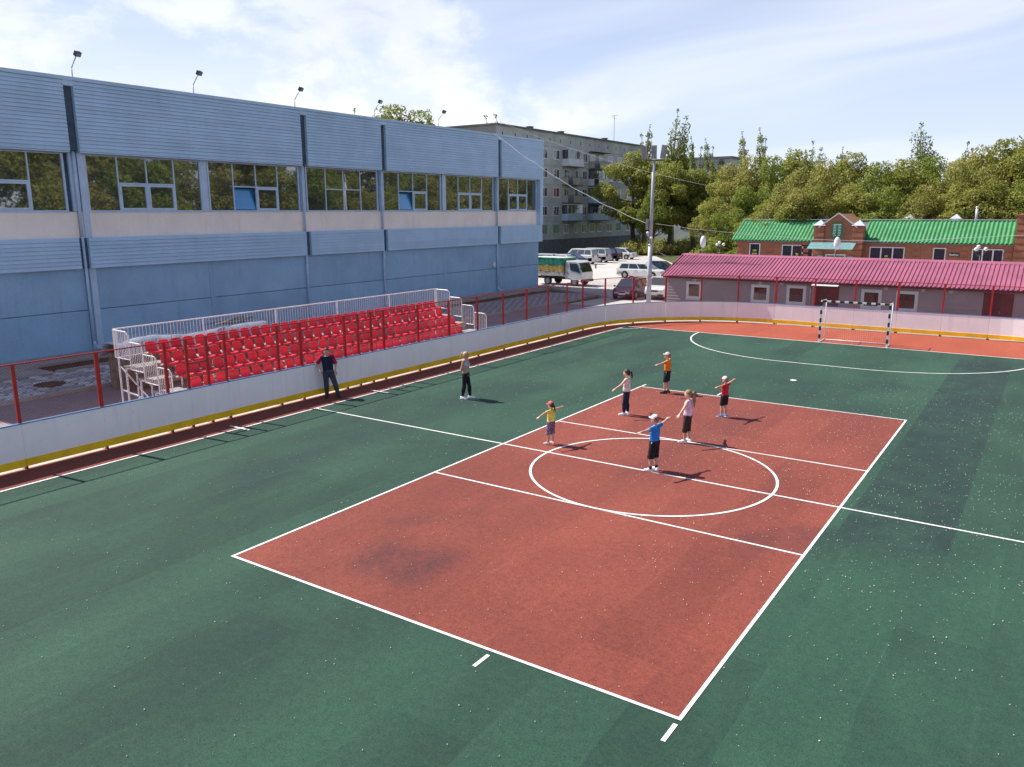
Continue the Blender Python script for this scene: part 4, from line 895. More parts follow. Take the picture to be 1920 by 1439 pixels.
def car(label, cat, loc, heading, L_, Wd, H, col, style, group='parked cars'):
    """local frame: +x is the nose; lower body lofted through stations, greenhouse above"""
    t = thing('parked_car', label, cat, loc, heading, group); m = col; hl = L_/2; hw = Wd/2; belt = H*.60; rw = .30 if H < 1.6 else .33
    S = {'sedan': (-.40, -.20, .13, .33), 'wagon': (-.485, -.41, .15, .33), 'hatch': (-.47, -.36, .14, .33), 'suv': (-.49, -.44, .19, .34), 'box': (-.49, -.44, .20, .31)}[style]
    hood = belt-.02 if style != 'box' else belt+.02; nose = hood-.22; deck = belt-.04 if style == 'sedan' else belt
    st = [(-hl, .42, deck-.14, .86), (-hl+.07, .26, deck-.03, .95), (-hl*.72, .22, deck, 1), (S[0]*L_, .21, belt, 1), (0, .20, belt, 1), (S[3]*L_, .21, hood, 1), (hl*.84, .22, hood-.06, .99), (hl-.14, .24, nose+.06, .94), (hl-.03, .27, nose-.06, .86), (hl, .34, nose-.16, .80)]
    vs = []; n = 10
    for x, zb, zt, wf in st:
        w_ = hw*wf
        half = [(w_*.90, zb), (w_, zb+.12), (w_*1.0, zb+(zt-zb)*.62), (w_*.965, zt-.03), (w_*.88, zt+.012)]
        vs += [(x, y, z) for y, z in half] + [(x, -y, z) for y, z in reversed(half)]
    fs = [(j*n+i, j*n+(i+1) % n, (j+1)*n+(i+1) % n, (j+1)*n+i) for j in range(len(st)-1) for i in range(n)] + [tuple(range(n-1, -1, -1)), tuple(range((len(st)-1)*n, len(st)*n))]
    mb = MB(); mb.add(vs, fs)
    xb0, xr0, xr1, xb1 = [q*L_ for q in S]; bw, rwid = hw*.90, hw*.74; zr = H-.03; zb_ = belt-.02
    base = [(xb0, bw), (xb1, bw)]; cab = [(xb0, -bw, zb_), (xb1, -bw, zb_), (xb1, bw, zb_), (xb0, bw, zb_), (xr0, -rwid, zr), (xr1, -rwid, zr), (xr1, rwid, zr), (xr0, rwid, zr)]
    mb.add(cab, [(0,1,5,4),(1,2,6,5),(2,3,7,6),(3,0,4,7)])
    mx = (xr0+xr1)/2; mb.add([(xr0, -rwid, zr), (xr1, -rwid, zr), (xr1, rwid, zr), (xr0, rwid, zr), (xr0+.12, -rwid*.8, H), (xr1-.15, -rwid*.8, H), (xr1-.15, rwid*.8, H), (xr0+.12, rwid*.8, H)], [(0,1,5,4),(1,2,6,5),(2,3,7,6),(3,0,4,7),(4,5,6,7)])
    bo = mb.build('body', m, t); bv = bo.modifiers.new('soft', 'BEVEL'); bv.width = .035; bv.segments = 2; bv.limit_method = 'ANGLE'; bv.angle_limit = R(28)
    def quad(name, ps, mm, off):
        ps = [Vector(q) for q in ps]; nn = (ps[1]-ps[0]).cross(ps[3]-ps[0]).normalized(); c = sum(ps, Vector())/4; nn = nn if nn.dot(c-Vector((0, 0, H*.55))) > 0 else -nn
        g = MB(); g.add([q+nn*off for q in ps]+[q+nn*(off-.01) for q in ps], [(0,1,2,3),(7,6,5,4),(0,4,5,1),(1,5,6,2),(2,6,7,3),(3,7,4,0)]); g.build(name, mm, t)
    P = [Vector(q) for q in cab]
    def bil(a, b, c, d, u, v): return a.lerp(b, u).lerp(d.lerp(c, u), v)
    for nm, (a, b, c, d) in (('windscreen', (P[1], P[2], P[6], P[5])), ('rear_window', (P[3], P[0], P[4], P[7]))): quad(nm, [bil(a, b, c, d, u, v) for u, v in ((.06, .08), (.94, .08), (.94, .90), (.06, .90))], M_cgl, .012)
    for s_, (a, b, c, d) in ((-1, (P[0], P[1], P[5], P[4])), (1, (P[3], P[2], P[6], P[7]))):
        cuts = (.07, .47, .51, .90) if style in ('sedan', 'hatch') else (.05, .30, .33, .60, .63, .92)
        for k in range(0, len(cuts), 2): quad('side_window', [bil(a, b, c, d, u, v) for u, v in ((cuts[k], .12), (cuts[k+1], .12), (cuts[k+1], .88), (cuts[k], .88))], M_cgl, .012)
        MB().ball((xb1-.28, s_*(hw+.09), belt+.05), (.07, .10, .07), 8, 6).build('mirror', m, t, True)
        for x in (-L_*.30, L_*.315):
            g = MB(); g.cyl((x, s_*(hw-.05), rw+.02), (x, s_*(hw+.006), rw+.02), rw+.075, None, 20); g.build('wheel_arch', M_trim, t); wheel(t, x, s_*(hw+.025), rw)
        g = MB(); g.box(hl-.12, hl+.004, s_*hw*.50-.17 if s_ > 0 else s_*hw*.50-.17, s_*hw*.50+.17, nose-.20, nose-.05); g.build('headlight', M_hl, t)
        g = MB(); g.box(-hl-.006, -hl+.12, s_*hw*.68-.13, s_*hw*.68+.13, deck-.32, deck-.12 if style == 'sedan' else deck+.02); g.build('tail_light', M_tl, t)
        for x in (xb0*.25+xb1*.2, xb1-.9): g = MB(); g.box(x-.09, x+.09, s_*(hw+.004)-.008, s_*(hw+.004)+.008, belt-.16, belt-.13); g.build('door_handle', M_trim, t)
    g = MB(); g.box(hl-.06, hl+.012, -hw*.30, hw*.30, nose-.20, nose-.07); g.build('grille', M_trim, t)
    g = MB(); g.box(hl-.05, hl+.03, -hw*.83, hw*.83, .27, .44); g.build('bumper', m if style != 'box' else M_trim, t)
    g = MB(); g.box(-hl-.03, -hl+.05, -hw*.83, hw*.83, .30, .47); g.build('bumper', m, t)
    for x in (hl+.035, -hl-.035): g = MB(); g.box(x-.006, x+.006, -.26, .26, .36, .47); g.build('number_plate', M_plate, t)
    return t
P_white = paint('white_car_paint', (.74, .73, .72)); P_pearl = paint('silver_car_paint', (.50, .51, .53)); P_navy = paint('navy_car_paint', (.018, .028, .055)); P_maroon = paint('dark_plum_car_paint', (.055, .022, .045)); P_greengrey = paint('grey_green_car_paint', (.22, .25, .23)); P_red = paint('red_car_paint', (.45, .05, .04)); P_blue = paint('dark_blue_car_paint', (.03, .07, .13)); P_blackc = paint('black_car_paint', (.02, .02, .024))
def gp(px, py): 
    d = RX*((px-960)/FPX) - UX*((py-719.5)/FPX) + FX; k = -CAM[2]/d.z; return Vector(CAM)+d*k
car('dark plum hatchback facing the boards left of the floodlight mast', 'car', (-18.75, 37.7, 0), R(-84), 4.0, 1.68, 1.42, P_maroon, 'hatch')
car('boxy white car facing the boards behind the floodlight mast', 'car', (-16.55, 38.6, 0), R(-86), 3.8, 1.68, 1.66, P_white, 'box')
car('white estate car standing side-on in the middle of the car park', 'car', (-25.9, 54.8, 0), R(4), 4.6, 1.72, 1.46, P_white, 'wagon')
car('dark navy car just behind the white estate car', 'car', (-25.6, 58.2, 0), R(4), 4.6, 1.75, 1.46, P_navy, 'sedan')
car('grey-green saloon behind the navy car by the crimson roof corner', 'car', (-24.3, 63.0, 0), R(-14), 4.3, 1.66, 1.45, P_greengrey, 'sedan')
car('red car farthest back near the crimson roof corner', 'car', (-24.8, 68.2, 0), R(-14), 4.2, 1.66, 1.46, P_red, 'hatch')
far = [((1040, 501), P_pearl, 'wagon', 1.48, 'silver hatch-backed car at the hall end of the far row'), ((1078, 502), P_white, 'sedan', 1.42, 'low white saloon second from the hall in the far row'), ((1092, 499.5), P_blue, 'sedan', 1.45, 'dark blue saloon between white cars in the far row'),
       ((1111, 496), P_white, 'suv', 1.85, 'tall white off-roader with dark rear window, nearer of two in the far row'), ((1137, 493), P_pearl, 'suv', 1.80, 'pale silver off-roader next to the dark estate in the far row'), ((1158, 490), P_navy, 'wagon', 1.62, 'dark navy estate car in the far row beside the old white saloon'), ((1186, 487), P_white, 'sedan', 1.50, 'old white saloon at the grass end of the far row')]
for (px, py), c, sty, H, lb in far:
    p = gp(px, py); car(lb, 'car', (p.x-2.25, p.y+.75, 0), R(180), 4.5, 1.74, H, c, sty)
p = far_point(1328, 478, 71); car('white car passing behind the crimson roof, only its top showing', 'car', (p.x, p.y, 0), R(0), 4.4, 1.74, 1.62, P_white, 'sedan')
# light truck with tarpaulin body
tk = thing('light_truck', 'white light truck with green and yellow tarpaulin beside the hall corner', 'truck', (-26.2, 44.4, 0), R(-3), None)
P_tk = paint('truck_white_paint', (.70, .69, .66))
mb = MB(); mb.extrude([(0, .52), (.02, 1.18), (-.36, 2.02), (-.62, 2.16), (-1.62, 2.16), (-1.70, 2.05), (-1.70, .62), (-1.1, .62), (-1.05, .50)], -.95, .95, lambda u, v, t_: (u, t_, v)); o = mb.build('cab', P_tk, tk, fix=True); bv = o.modifiers.new('soft', 'BEVEL'); bv.width = .06; bv.segments = 2
def tq(name, ps, mm, n): 
    n = Vector(n); MB().add([Vector(q)+n*.022 for q in ps]+[Vector(q)-n*.0 for q in ps], [(0,1,2,3),(0,4,5,1),(1,5,6,2),(2,6,7,3),(3,7,4,0)]).build(name, mm, tk)
tq('windscreen', [(.0, -.85, 1.22), (.0, .85, 1.22), (-.35, .80, 1.98), (-.35, -.80, 1.98)], M_cgl, (.9, 0, .42))
for s_ in (-1, 1):
    tq('side_window', [(-.12, s_*.953, 1.16), (-1.15, s_*.953, 1.38), (-1.25, s_*.953, 1.96), (-.48, s_*.953, 1.96)], M_cgl, (0, s_, 0))
    MB().box(-.02, .03, s_*.62-.17, s_*.62+.17, .66, .82).build('headlight', M_hl, tk)
    MB().tube([(-.1, s_*.95, 1.75), (.12, s_*1.2, 1.72)], .015, 6).build('mirror_arm', M_trim, tk); MB().box(.08, .13, s_*1.22-.08, s_*1.22+.08, 1.45, 1.80).build('mirror', M_trim, tk)
    MB().box(-1.5, -1.36, s_*.958-.008, s_*.958+.008, 1.1, 1.14).build('door_handle', M_trim, tk)
    for x in (-.78, -3.6): wheel(tk, x, s_*.92, .37)
MB().box(-.03, .07, -.93, .93, .36, .56).build('bumper', M_trim, tk); MB().box(.072, .082, -.26, .26, .40, .50).build('number_plate', M_plate, tk)
MB().box(-5.2, -.5, -.42, .42, .5, .68).build('chassis', M_trim, tk)
MB().box(-5.3, -1.85, -1.02, 1.02, .82, 1.2).build('drop_side', mat('weathered_grey_board', (.46, .43, .40), .7, .15, 3), tk)
def tarp(z0, z1, m, name, top=False):
    mb = MB(); n = 28; m_ = 5; ring = []
    per = [(-5.3+3.45*i/n, -1.03) for i in range(n)]+[(-1.85, -1.03+2.06*i/14) for i in range(14)]+[(-1.85-3.45*i/n, 1.03) for i in range(n)]+[(-5.3, 1.03-2.06*i/14) for i in range(14)]
    vs = []
    for j in range(m_+1):
        z = z0+(z1-z0)*j/m_
        for k, (x, y) in enumerate(per): w_ = .018*math.sin(k*1.7+j*.9)+.012*math.sin(k*.6+3*j); vs.append((x+(w_ if abs(y) < 1.02 else 0), y*(1+w_), z))
    q = len(per); mb.add(vs, [(j*q+i, j*q+(i+1) % q, (j+1)*q+(i+1) % q, (j+1)*q+i) for j in range(m_) for i in range(q)])
    if top: mb.add([(x, y, z1+.002) for x, y in per], [tuple(range(q))])
    mb.build(name, m, tk, True)
tarp(1.21, 1.72, mat('yellow_tarpaulin', (.56, .34, .09), .55, .12, 2), 'lower_tarpaulin'); tarp(1.725, 2.36, mat('green_tarpaulin', (.03, .25, .16), .5, .12, 2), 'upper_tarpaulin'); tarp(2.362, 2.40, mat('pale_tarpaulin', (.50, .60, .52), .5, .1, 2), 'tarpaulin_top', True)

# ------------------------------------------------------------------ trees
M_bark = mat('bark', (.10, .075, .055), .9, .25, 6, .5, 20); M_birch = mat('pale_bark', (.34, .31, .27), .8, .35, 5)
LM = {'olive': leaf_mat('olive_leaves', (.19, .20, .035), (.42, .41, .10)), 'green': leaf_mat('green_leaves', (.14, .19, .03), (.33, .37, .075)), 'dark': leaf_mat('dark_leaves', (.085, .135, .03), (.21, .27, .06)), 'yellow': leaf_mat('yellowish_leaves', (.24, .23, .05), (.48, .43, .14))}
def leaves(lobes, n, size, seed, droop=0.0):
    """leaf quads spread through a set of ellipsoid lobes (c, r), denser near their surface, with gaps between clumps"""
    g = np.random.default_rng(seed); vol = np.array([r[0]*r[1]*r[2] for c, r in lobes])**.7; pick = g.choice(len(lobes), n, p=vol/vol.sum())
    C = np.array([c for c, r in lobes])[pick]; Rr = np.array([r for c, r in lobes])[pick]
    d = g.normal(size=(n, 3)); d /= np.linalg.norm(d, axis=1)[:, None]; rad = g.uniform(.25, 1, n)**.45
    # clump the directions so that the crown shows tufts and hollows
    tuft = np.sin(d[:, 0]*5+pick)+np.sin(d[:, 1]*6+2*pick)+np.sin(d[:, 2]*5+3*pick); rad *= 1+.11*tuft
    P = C+d*Rr*rad[:, None]; P[:, 2] -= droop*g.random(n)**2
    nrm = d*.55+g.normal(size=(n, 3))*.6+np.array([0, 0, .35]); nrm /= np.linalg.norm(nrm, axis=1)[:, None]
    a = np.cross(nrm, g.normal(size=(n, 3))); a /= np.linalg.norm(a, axis=1)[:, None]; b = np.cross(nrm, a)
    s = size*g.uniform(.55, 1.3, n)[:, None]
    V = np.stack([P-a*s, P-b*s*.55+nrm*s*.12, P+a*s, P+b*s*.55+nrm*s*.12], 1).reshape(-1, 3)
    return V
def crown_mesh(name, lobes, n, size, seed, m, droop=0.0):
    V = leaves(lobes, n, size, seed, droop); me = D.meshes.new(name); k = len(V)
    me.vertices.add(k); me.vertices.foreach_set('co', V.ravel()); me.loops.add(k); me.loops.foreach_set('vertex_index', np.arange(k)); me.polygons.add(k//4); me.polygons.foreach_set('loop_start', np.arange(0, k, 4)); me.polygons.foreach_set('loop_total', np.full(k//4, 4))
    me.materials.append(m); me.update(calc_edges=True); return me
def trunk_mesh(name, lobes, h_, r0, m, seed):
    g = random.Random(seed); mb = MB(); top = Vector((g.uniform(-.3, .3), g.uniform(-.3, .3), h_*.75)); prev = Vector((0, 0, -.1)); N = 6; pts = [prev]
    for i in range(1, N+1): pts.append(Vector((top.x*i/N+g.uniform(-.12, .12), top.y*i/N+g.uniform(-.12, .12), h_*.75*i/N)))
    for i in range(N): mb.cyl(pts[i], pts[i+1], r0*(1-.8*i/N), r0*(1-.8*(i+1)/N), 8, False)
    for c, r in lobes:
        c = Vector(c); k = min(N-1, max(1, int((c.z-r[2]*.5)/(h_*.75)*N))); s_ = pts[k]; mid = s_.lerp(c, .5)+Vector((0, 0, -.2)); mb.cyl(s_, mid, r0*.34, r0*.22, 6, False); mb.cyl(mid, c, r0*.22, r0*.06, 6, False)
    return mb.mesh(name, m, True)
KINDS = {}
def make_kind(key, h_, w_, style, leaf, n, size, seed, bark=M_bark):
    g = random.Random(seed); lobes = []
    if style == 'broad':
        for i in range(24): a = g.uniform(0, 6.28); rr = w_*g.uniform(.2, .82); z = h_*g.uniform(.34, .84); k = 1-abs(z/h_-.55)*.9; r_ = w_*g.uniform(.18, .38); lobes.append(((rr*k*math.cos(a), rr*k*math.sin(a), z), (r_, r_, r_*.8)))
        lobes.append(((0, 0, h_*.88), (w_*.3, w_*.3, h_*.11)))
    elif style in ('tall', 'airy'):            # several upright leaders of different height, ragged top
        nl = 6 if style == 'tall' else 5
        for q in range(nl):
            a = g.uniform(0, 6.28); off = w_*g.uniform(.12, .62); top = h_*(1.0 if q == 0 else g.uniform(.66, .95)); z0 = h_*g.uniform(.26, .42); m_ = 9
            for i in range(m_):
                u = i/(m_-1); z = z0+(top-z0)*u; r_ = w_*((.42 if style == 'tall' else .27)*(1-u)**.7+.085)*g.uniform(.75, 1.2); j = w_*.16*(1-u*.4)
                lobes.append(((off*math.cos(a)*(.5+.6*u)+g.uniform(-j, j), off*math.sin(a)*(.5+.6*u)+g.uniform(-j, j), z), (r_, r_, r_*1.25)))
    elif style == 'bush':
        for i in range(8): a = g.uniform(0, 6.28); rr = w_*g.uniform(0, .7); r_ = w_*g.uniform(.35, .55); lobes.append(((rr*math.cos(a), rr*math.sin(a), h_*g.uniform(.35, .7)), (r_, r_, h_*.35)))
    KINDS[key] = (crown_mesh('crown', lobes, n, size, seed, LM[leaf], .5 if style == 'airy' else 0), trunk_mesh('trunk', lobes, h_, .035*h_**.8+.05 if style != 'bush' else .05, bark, seed), h_)
make_kind('broadA', 12, 4.6, 'broad', 'olive', 22000, .135, 11); make_kind('broadB', 12, 5.0, 'broad', 'green', 22000, .135, 12); make_kind('broadC', 12, 4.4, 'broad', 'yellow', 21000, .13, 13); make_kind('broadD', 12, 4.8, 'broad', 'olive', 22000, .135, 14)
make_kind('tallA', 18, 3.3, 'tall', 'green', 13000, .17, 21, M_birch); make_kind('birch', 18, 4.4, 'tall', 'dark', 17000, .16, 22, M_birch); make_kind('airyA', 17, 2.6, 'airy', 'green', 7000, .15, 23, M_birch)
make_kind('bushA', 2.2, 1.5, 'bush', 'yellow', 1500, .13, 31); make_kind('bushB', 2.6, 1.6, 'bush', 'green', 1600, .13, 32)
def tree(kind, x, y, h_, label, group, rz=None, wide=1.0, name='tree', cat='tree'):
    c, tr, hk = KINDS[kind]; t = thing(name, label, cat, (x, y, -.05), random.uniform(0, 6.28) if rz is None else rz, group)
    s_ = h_/hk; t.scale = (s_*wide, s_*wide, s_); link('crown', c, t); link('trunk', tr, t); return t
def tree_px(kind, px, ytop, dist, label, group, wide=1.0):
    p = far_point(px, ytop, dist); return tree(kind, p.x, p.y, p.z+.3, label, group, None, wide)
G1 = 'trees beyond the brick building'; G2 = 'trees beside the apartment block'
for a in [('broadA', 1190, 285, 130, 'bushy olive tree nearest the apartment block, hiding its lower windows', G2, 1.15), ('broadD', 1262, 305, 127, 'round olive tree right behind the floodlight mast', G2, 1.1),
          ('tallA', 1268, 208, 140, 'tallest slender tree rising above the floodlight lamp panels', G2, .95), ('airyA', 1214, 236, 146, 'sparse tall tree at the end of the apartment block roof', G2, 1.0), ('airyA', 1306, 262, 138, 'thin sparse tree just right of the tallest slender tree', G2, 1.0), ('airyA', 1340, 262, 150, 'small airy treetop left of the distant pale block edge', G2, 1.0),
          ('broadC', 1228, 300, 133, 'yellowish tree filling the gap between the two round olive trees', G2, 1.1), ('broadD', 1306, 318, 128, 'dense dark tree left of the green roof behind the street lamp', G2, 1.1),
          ('broadB', 1228, 345, 125, 'low green tree at the foot of the mast cable', G2, .8)]: tree_px(*a)
bk = [('broadA', 1365, 322, 104), ('broadC', 1408, 292, 98), ('airyA', 1404, 250, 104), ('airyA', 1442, 243, 104), ('broadB', 1448, 296, 84), ('broadD', 1495, 283, 88), ('tallA', 1532, 270, 106), ('broadC', 1548, 300, 80), ('airyA', 1582, 280, 100), ('broadA', 1602, 288, 86), ('broadB', 1652, 305, 80), ('birch', 1735, 238, 98), ('broadD', 1700, 300, 84), ('broadB', 1752, 296, 86), ('tallA', 1806, 272, 100), ('broadC', 1795, 305, 82), ('broadC', 1845, 275, 86), ('broadA', 1890, 262, 88), ('airyA', 1905, 250, 96), ('broadD', 1935, 268, 86), ('broadC', 1985, 260, 90), ('broadB', 2040, 262, 92)]
names = {'broadA': 'broad olive tree', 'broadB': 'broad green tree', 'broadC': 'yellowish rounded tree', 'broadD': 'dense olive tree', 'tallA': 'tall green tree', 'airyA': 'thin airy tree', 'birch': 'large dark birch-like tree'}
nth = ['first', 'second', 'third', 'fourth', 'fifth', 'sixth', 'seventh']; cnt = {}
for k, px, yt, ds in bk:
    cnt[k] = cnt.get(k, 0)+1; lab = names[k]+' towering above the green roof' if k == 'birch' else '%s %s from the left behind the green roof' % (nth[cnt[k]-1], names[k]); tree_px(k, px, yt, ds, lab, G1, .95 if k.startswith('broad') else 1)
low = [(1345, 372, 98), (1395, 352, 84), (1470, 345, 75), (1530, 352, 75), (1600, 348, 76), (1670, 352, 75), (1735, 350, 76), (1800, 345, 77), (1865, 340, 77), (1930, 338, 78), (2000, 335, 78)]
for i, (px, yt, ds) in enumerate(low): tree_px(('broadD', 'broadB', 'broadC', 'broadA')[i % 4], px, yt, ds, '%s low leafy tree from the left directly over the green roof ridge' % (nth+['eighth', 'ninth', 'tenth', 'eleventh'])[i], 'low trees behind the green roof', 1.05)
for i, (px, yt, ds, k) in enumerate(((735, 197, 110, 'broadA'), (788, 206, 110, 'broadB'), (660, 214, 125, 'tallA'), (928, 221, 150, 'tallA'), (952, 220, 150, 'tallA'))):
    tree_px(k, px, yt, ds, ['olive treetop over the hall roof beside the fourth floodlight', 'right-hand treetop of the pair over the hall roof', 'tip of a tree barely showing above the hall roof', 'left treetop behind the apartment block corner', 'right treetop behind the apartment block corner'][i], 'treetops behind the buildings', .95)
# trees on the open side of the ground: out of frame, they are what the hall windows mirror
for i in range(30):
    u = i/29; tree(('broadA', 'broadB', 'birch', 'broadD', 'broadC')[i % 5], 34+random.uniform(-4, 6)+8*u, 12+156*u+random.uniform(-2, 2), random.uniform(15, 20), 'leafy tree out of frame to the right, mirrored in the hall windows', 'trees on the open side')
# rough growth at the car park edge: one weedy mass, and a few bushes by the brick wall
lob = []
for i in range(64):
    u = i/63; p = gp(1168+u*225, 479-7*u+random.uniform(-4, 3)); r_ = random.uniform(.9, 1.9); lob.append(((p.x, p.y, random.uniform(.4, 1.5)), (r_, r_, random.uniform(.7, 1.5))))
tag(link('weedy_scrub', crown_mesh('weedy_scrub', lob, 26000, .13, 77, LM['yellow'])), 'tall yellow-green weeds growing along the far edge of the car park', 'weeds', kind='stuff')
for i in range(6): p = far_point(1334+i*9+random.uniform(-3, 3), 470, 88-2*i+random.uniform(-2, 2)); tree('bushB', p.x, p.y, random.uniform(2.2, 3.4), '%s green bush from the left beside the brick building' % nth[i], 'bushes left of the brick building', None, 1.2, 'bush', 'bush')

# ------------------------------------------------------------------ people: smooth distance-field bodies, clothes as shells over them
def surface_nets(f, lo, vox):
    """one continuous quad surface of the zero level of f"""
    s = f < 0; nx, ny, nz = f.shape
    acc = np.zeros((nx-1, ny-1, nz-1, 3), np.float32); cnt_ = np.zeros((nx-1, ny-1, nz-1), np.float32)
    def sl(d, e): return slice(d, e-1+d)
    for ax in range(3):
        o1, o2 = [q for q in range(3) if q != ax]
        for a in (0, 1):
            for b in (0, 1):
                i0 = [None]*3; i1 = [None]*3
                i0[ax] = sl(0, f.shape[ax]); i1[ax] = sl(1, f.shape[ax])
                for o_, d in ((o1, a), (o2, b)): i0[o_] = sl(d, f.shape[o_]); i1[o_] = sl(d, f.shape[o_])
                fa, fb = f[tuple(i0)], f[tuple(i1)]; ch = s[tuple(i0)] != s[tuple(i1)]
                t = np.where(ch, fa/np.where(ch, fa-fb, 1), 0); cnt_ += ch
                acc[..., ax] += t; acc[..., o1] += ch*a; acc[..., o2] += ch*b
    act = cnt_ > 0; idx = -np.ones(act.shape, np.int64); k = int(act.sum()); idx[act] = np.arange(k)
    g = np.argwhere(act); V = (g+acc[act]/cnt_[act][:, None])*vox+np.array(lo)
    quads = []
    for ax in range(3):
        o1, o2 = (ax+1) % 3, (ax+2) % 3
        i0 = [slice(1, n-1) for n in f.shape]; i1 = list(i0); i0[ax] = slice(0, f.shape[ax]-1); i1[ax] = slice(1, f.shape[ax])
        ch = s[tuple(i0)] != s[tuple(i1)]; e = np.argwhere(ch); flip = s[tuple(i0)][ch]
        off = np.ones(3, int); off[ax] = 0; e = e+off
        def cell(d1, d2): q = e.copy(); q[:, o1] -= d1; q[:, o2] -= d2; return idx[q[:, 0], q[:, 1], q[:, 2]]
        Q = np.stack([cell(1, 1), cell(0, 1), cell(0, 0), cell(1, 0)], 1); Q[~flip] = Q[~flip][:, ::-1]; quads.append(Q)
    Q = np.concatenate(quads); Q = Q[(Q >= 0).all(1)]; return V, Q
def field_mesh(name, prims, m, vox=.0075, cuts=()):
    """prims: ('c',a,b,ra,rb,k) tapered capsule or ('e',centre,radii,k) ellipsoid; a trailing list holds flat cuts of that piece alone"""
    pts = []
    for p in prims:
        if p[0] == 'c': pts += [np.array(p[1])-max(p[3], p[4]), np.array(p[1])+max(p[3], p[4]), np.array(p[2])-max(p[3], p[4]), np.array(p[2])+max(p[3], p[4])]
        else: pts += [np.array(p[1])-max(p[2]), np.array(p[1])+max(p[2])]
    lo = np.min(pts, 0)-.04; hi = np.max(pts, 0)+.04; n = np.ceil((hi-lo)/vox).astype(int)+1
    f = np.full(n, .2, np.float32); ax = [lo[i]+np.arange(n[i])*vox for i in range(3)]
    for p in prims:
        k = p[5] if p[0] == 'c' else p[3]; own = p[6] if p[0] == 'c' and len(p) > 6 else (p[4] if p[0] == 'e' and len(p) > 4 else ())
        if p[0] == 'c': a, b = np.array(p[1], float), np.array(p[2], float); rm = max(p[3], p[4]); l0 = np.minimum(a, b)-rm; h0 = np.maximum(a, b)+rm
        else: c, r = np.array(p[1], float), np.array(p[2], float); l0, h0 = c-r.max(), c+r.max()
        mg = k+.03; i0 = np.clip(((l0-mg-lo)/vox).astype(int), 0, n-1); i1 = np.clip(((h0+mg-lo)/vox).astype(int)+2, 1, n)
        sl = tuple(slice(i0[q], i1[q]) for q in range(3)); X, Y, Z = np.meshgrid(*[ax[q][sl[q]] for q in range(3)], indexing='ij', sparse=True)
        if p[0] == 'c':
            d = b-a; L2 = max(d@d, 1e-9); t = np.clip(((X-a[0])*d[0]+(Y-a[1])*d[1]+(Z-a[2])*d[2])/L2, 0, 1)
            dd = np.sqrt((X-a[0]-t*d[0])**2+(Y-a[1]-t*d[1])**2+(Z-a[2]-t*d[2])**2)-(p[3]+(p[4]-p[3])*t)
        else:
            q = np.sqrt(((X-c[0])/r[0])**2+((Y-c[1])/r[1])**2+((Z-c[2])/r[2])**2); q2 = np.sqrt(((X-c[0])/r[0]**2)**2+((Y-c[1])/r[1]**2)**2+((Z-c[2])/r[2]**2)**2); dd = q*(q-1)/np.maximum(q2, 1e-6)
        for pt, nn in own: dd = np.maximum(dd, (X-pt[0])*nn[0]+(Y-pt[1])*nn[1]+(Z-pt[2])*nn[2])
        cur = f[sl]; h_ = np.clip(.5+.5*(cur-dd)/k, 0, 1); f[sl] = cur*(1-h_)+dd*h_-k*h_*(1-h_)
    X, Y, Z = np.meshgrid(*ax, indexing='ij', sparse=True)
    for pt, nn in cuts: f = np.maximum(f, (X-pt[0])*nn[0]+(Y-pt[1])*nn[1]+(Z-pt[2])*nn[2]).astype(np.float32)
    f[0] = f[-1] = .2; f[:, 0] = f[:, -1] = .2; f[:, :, 0] = f[:, :, -1] = .2
    V, Q = surface_nets(f, lo, vox); me = D.meshes.new(name); me.from_pydata(V.tolist(), [], Q.tolist()); me.materials.append(m); me.polygons.foreach_set('use_smooth', [True]*len(Q)); me.update(); return me
def V3(*a): return np.array(a, float)
def unit(v): v = np.array(v, float); return v/np.linalg.norm(v)
M_skin = {k: mat('skin_'+k, c, .5, .06, 12, tint=tuple(min(1, q*1.08) for q in c)) for k, c in (('fair', (.56, .33, .24)), ('tan', (.42, .235, .155)))}
M_eye = mat('eye_dark', (.02, .014, .01), .25, .1, 30); M_lip = mat('lip', (.36, .12, .10), .5, .1, 30)
def cloth(name, c, r=.8): return mat(name, c, r, .16, 7, .9, 17, spec=.25)
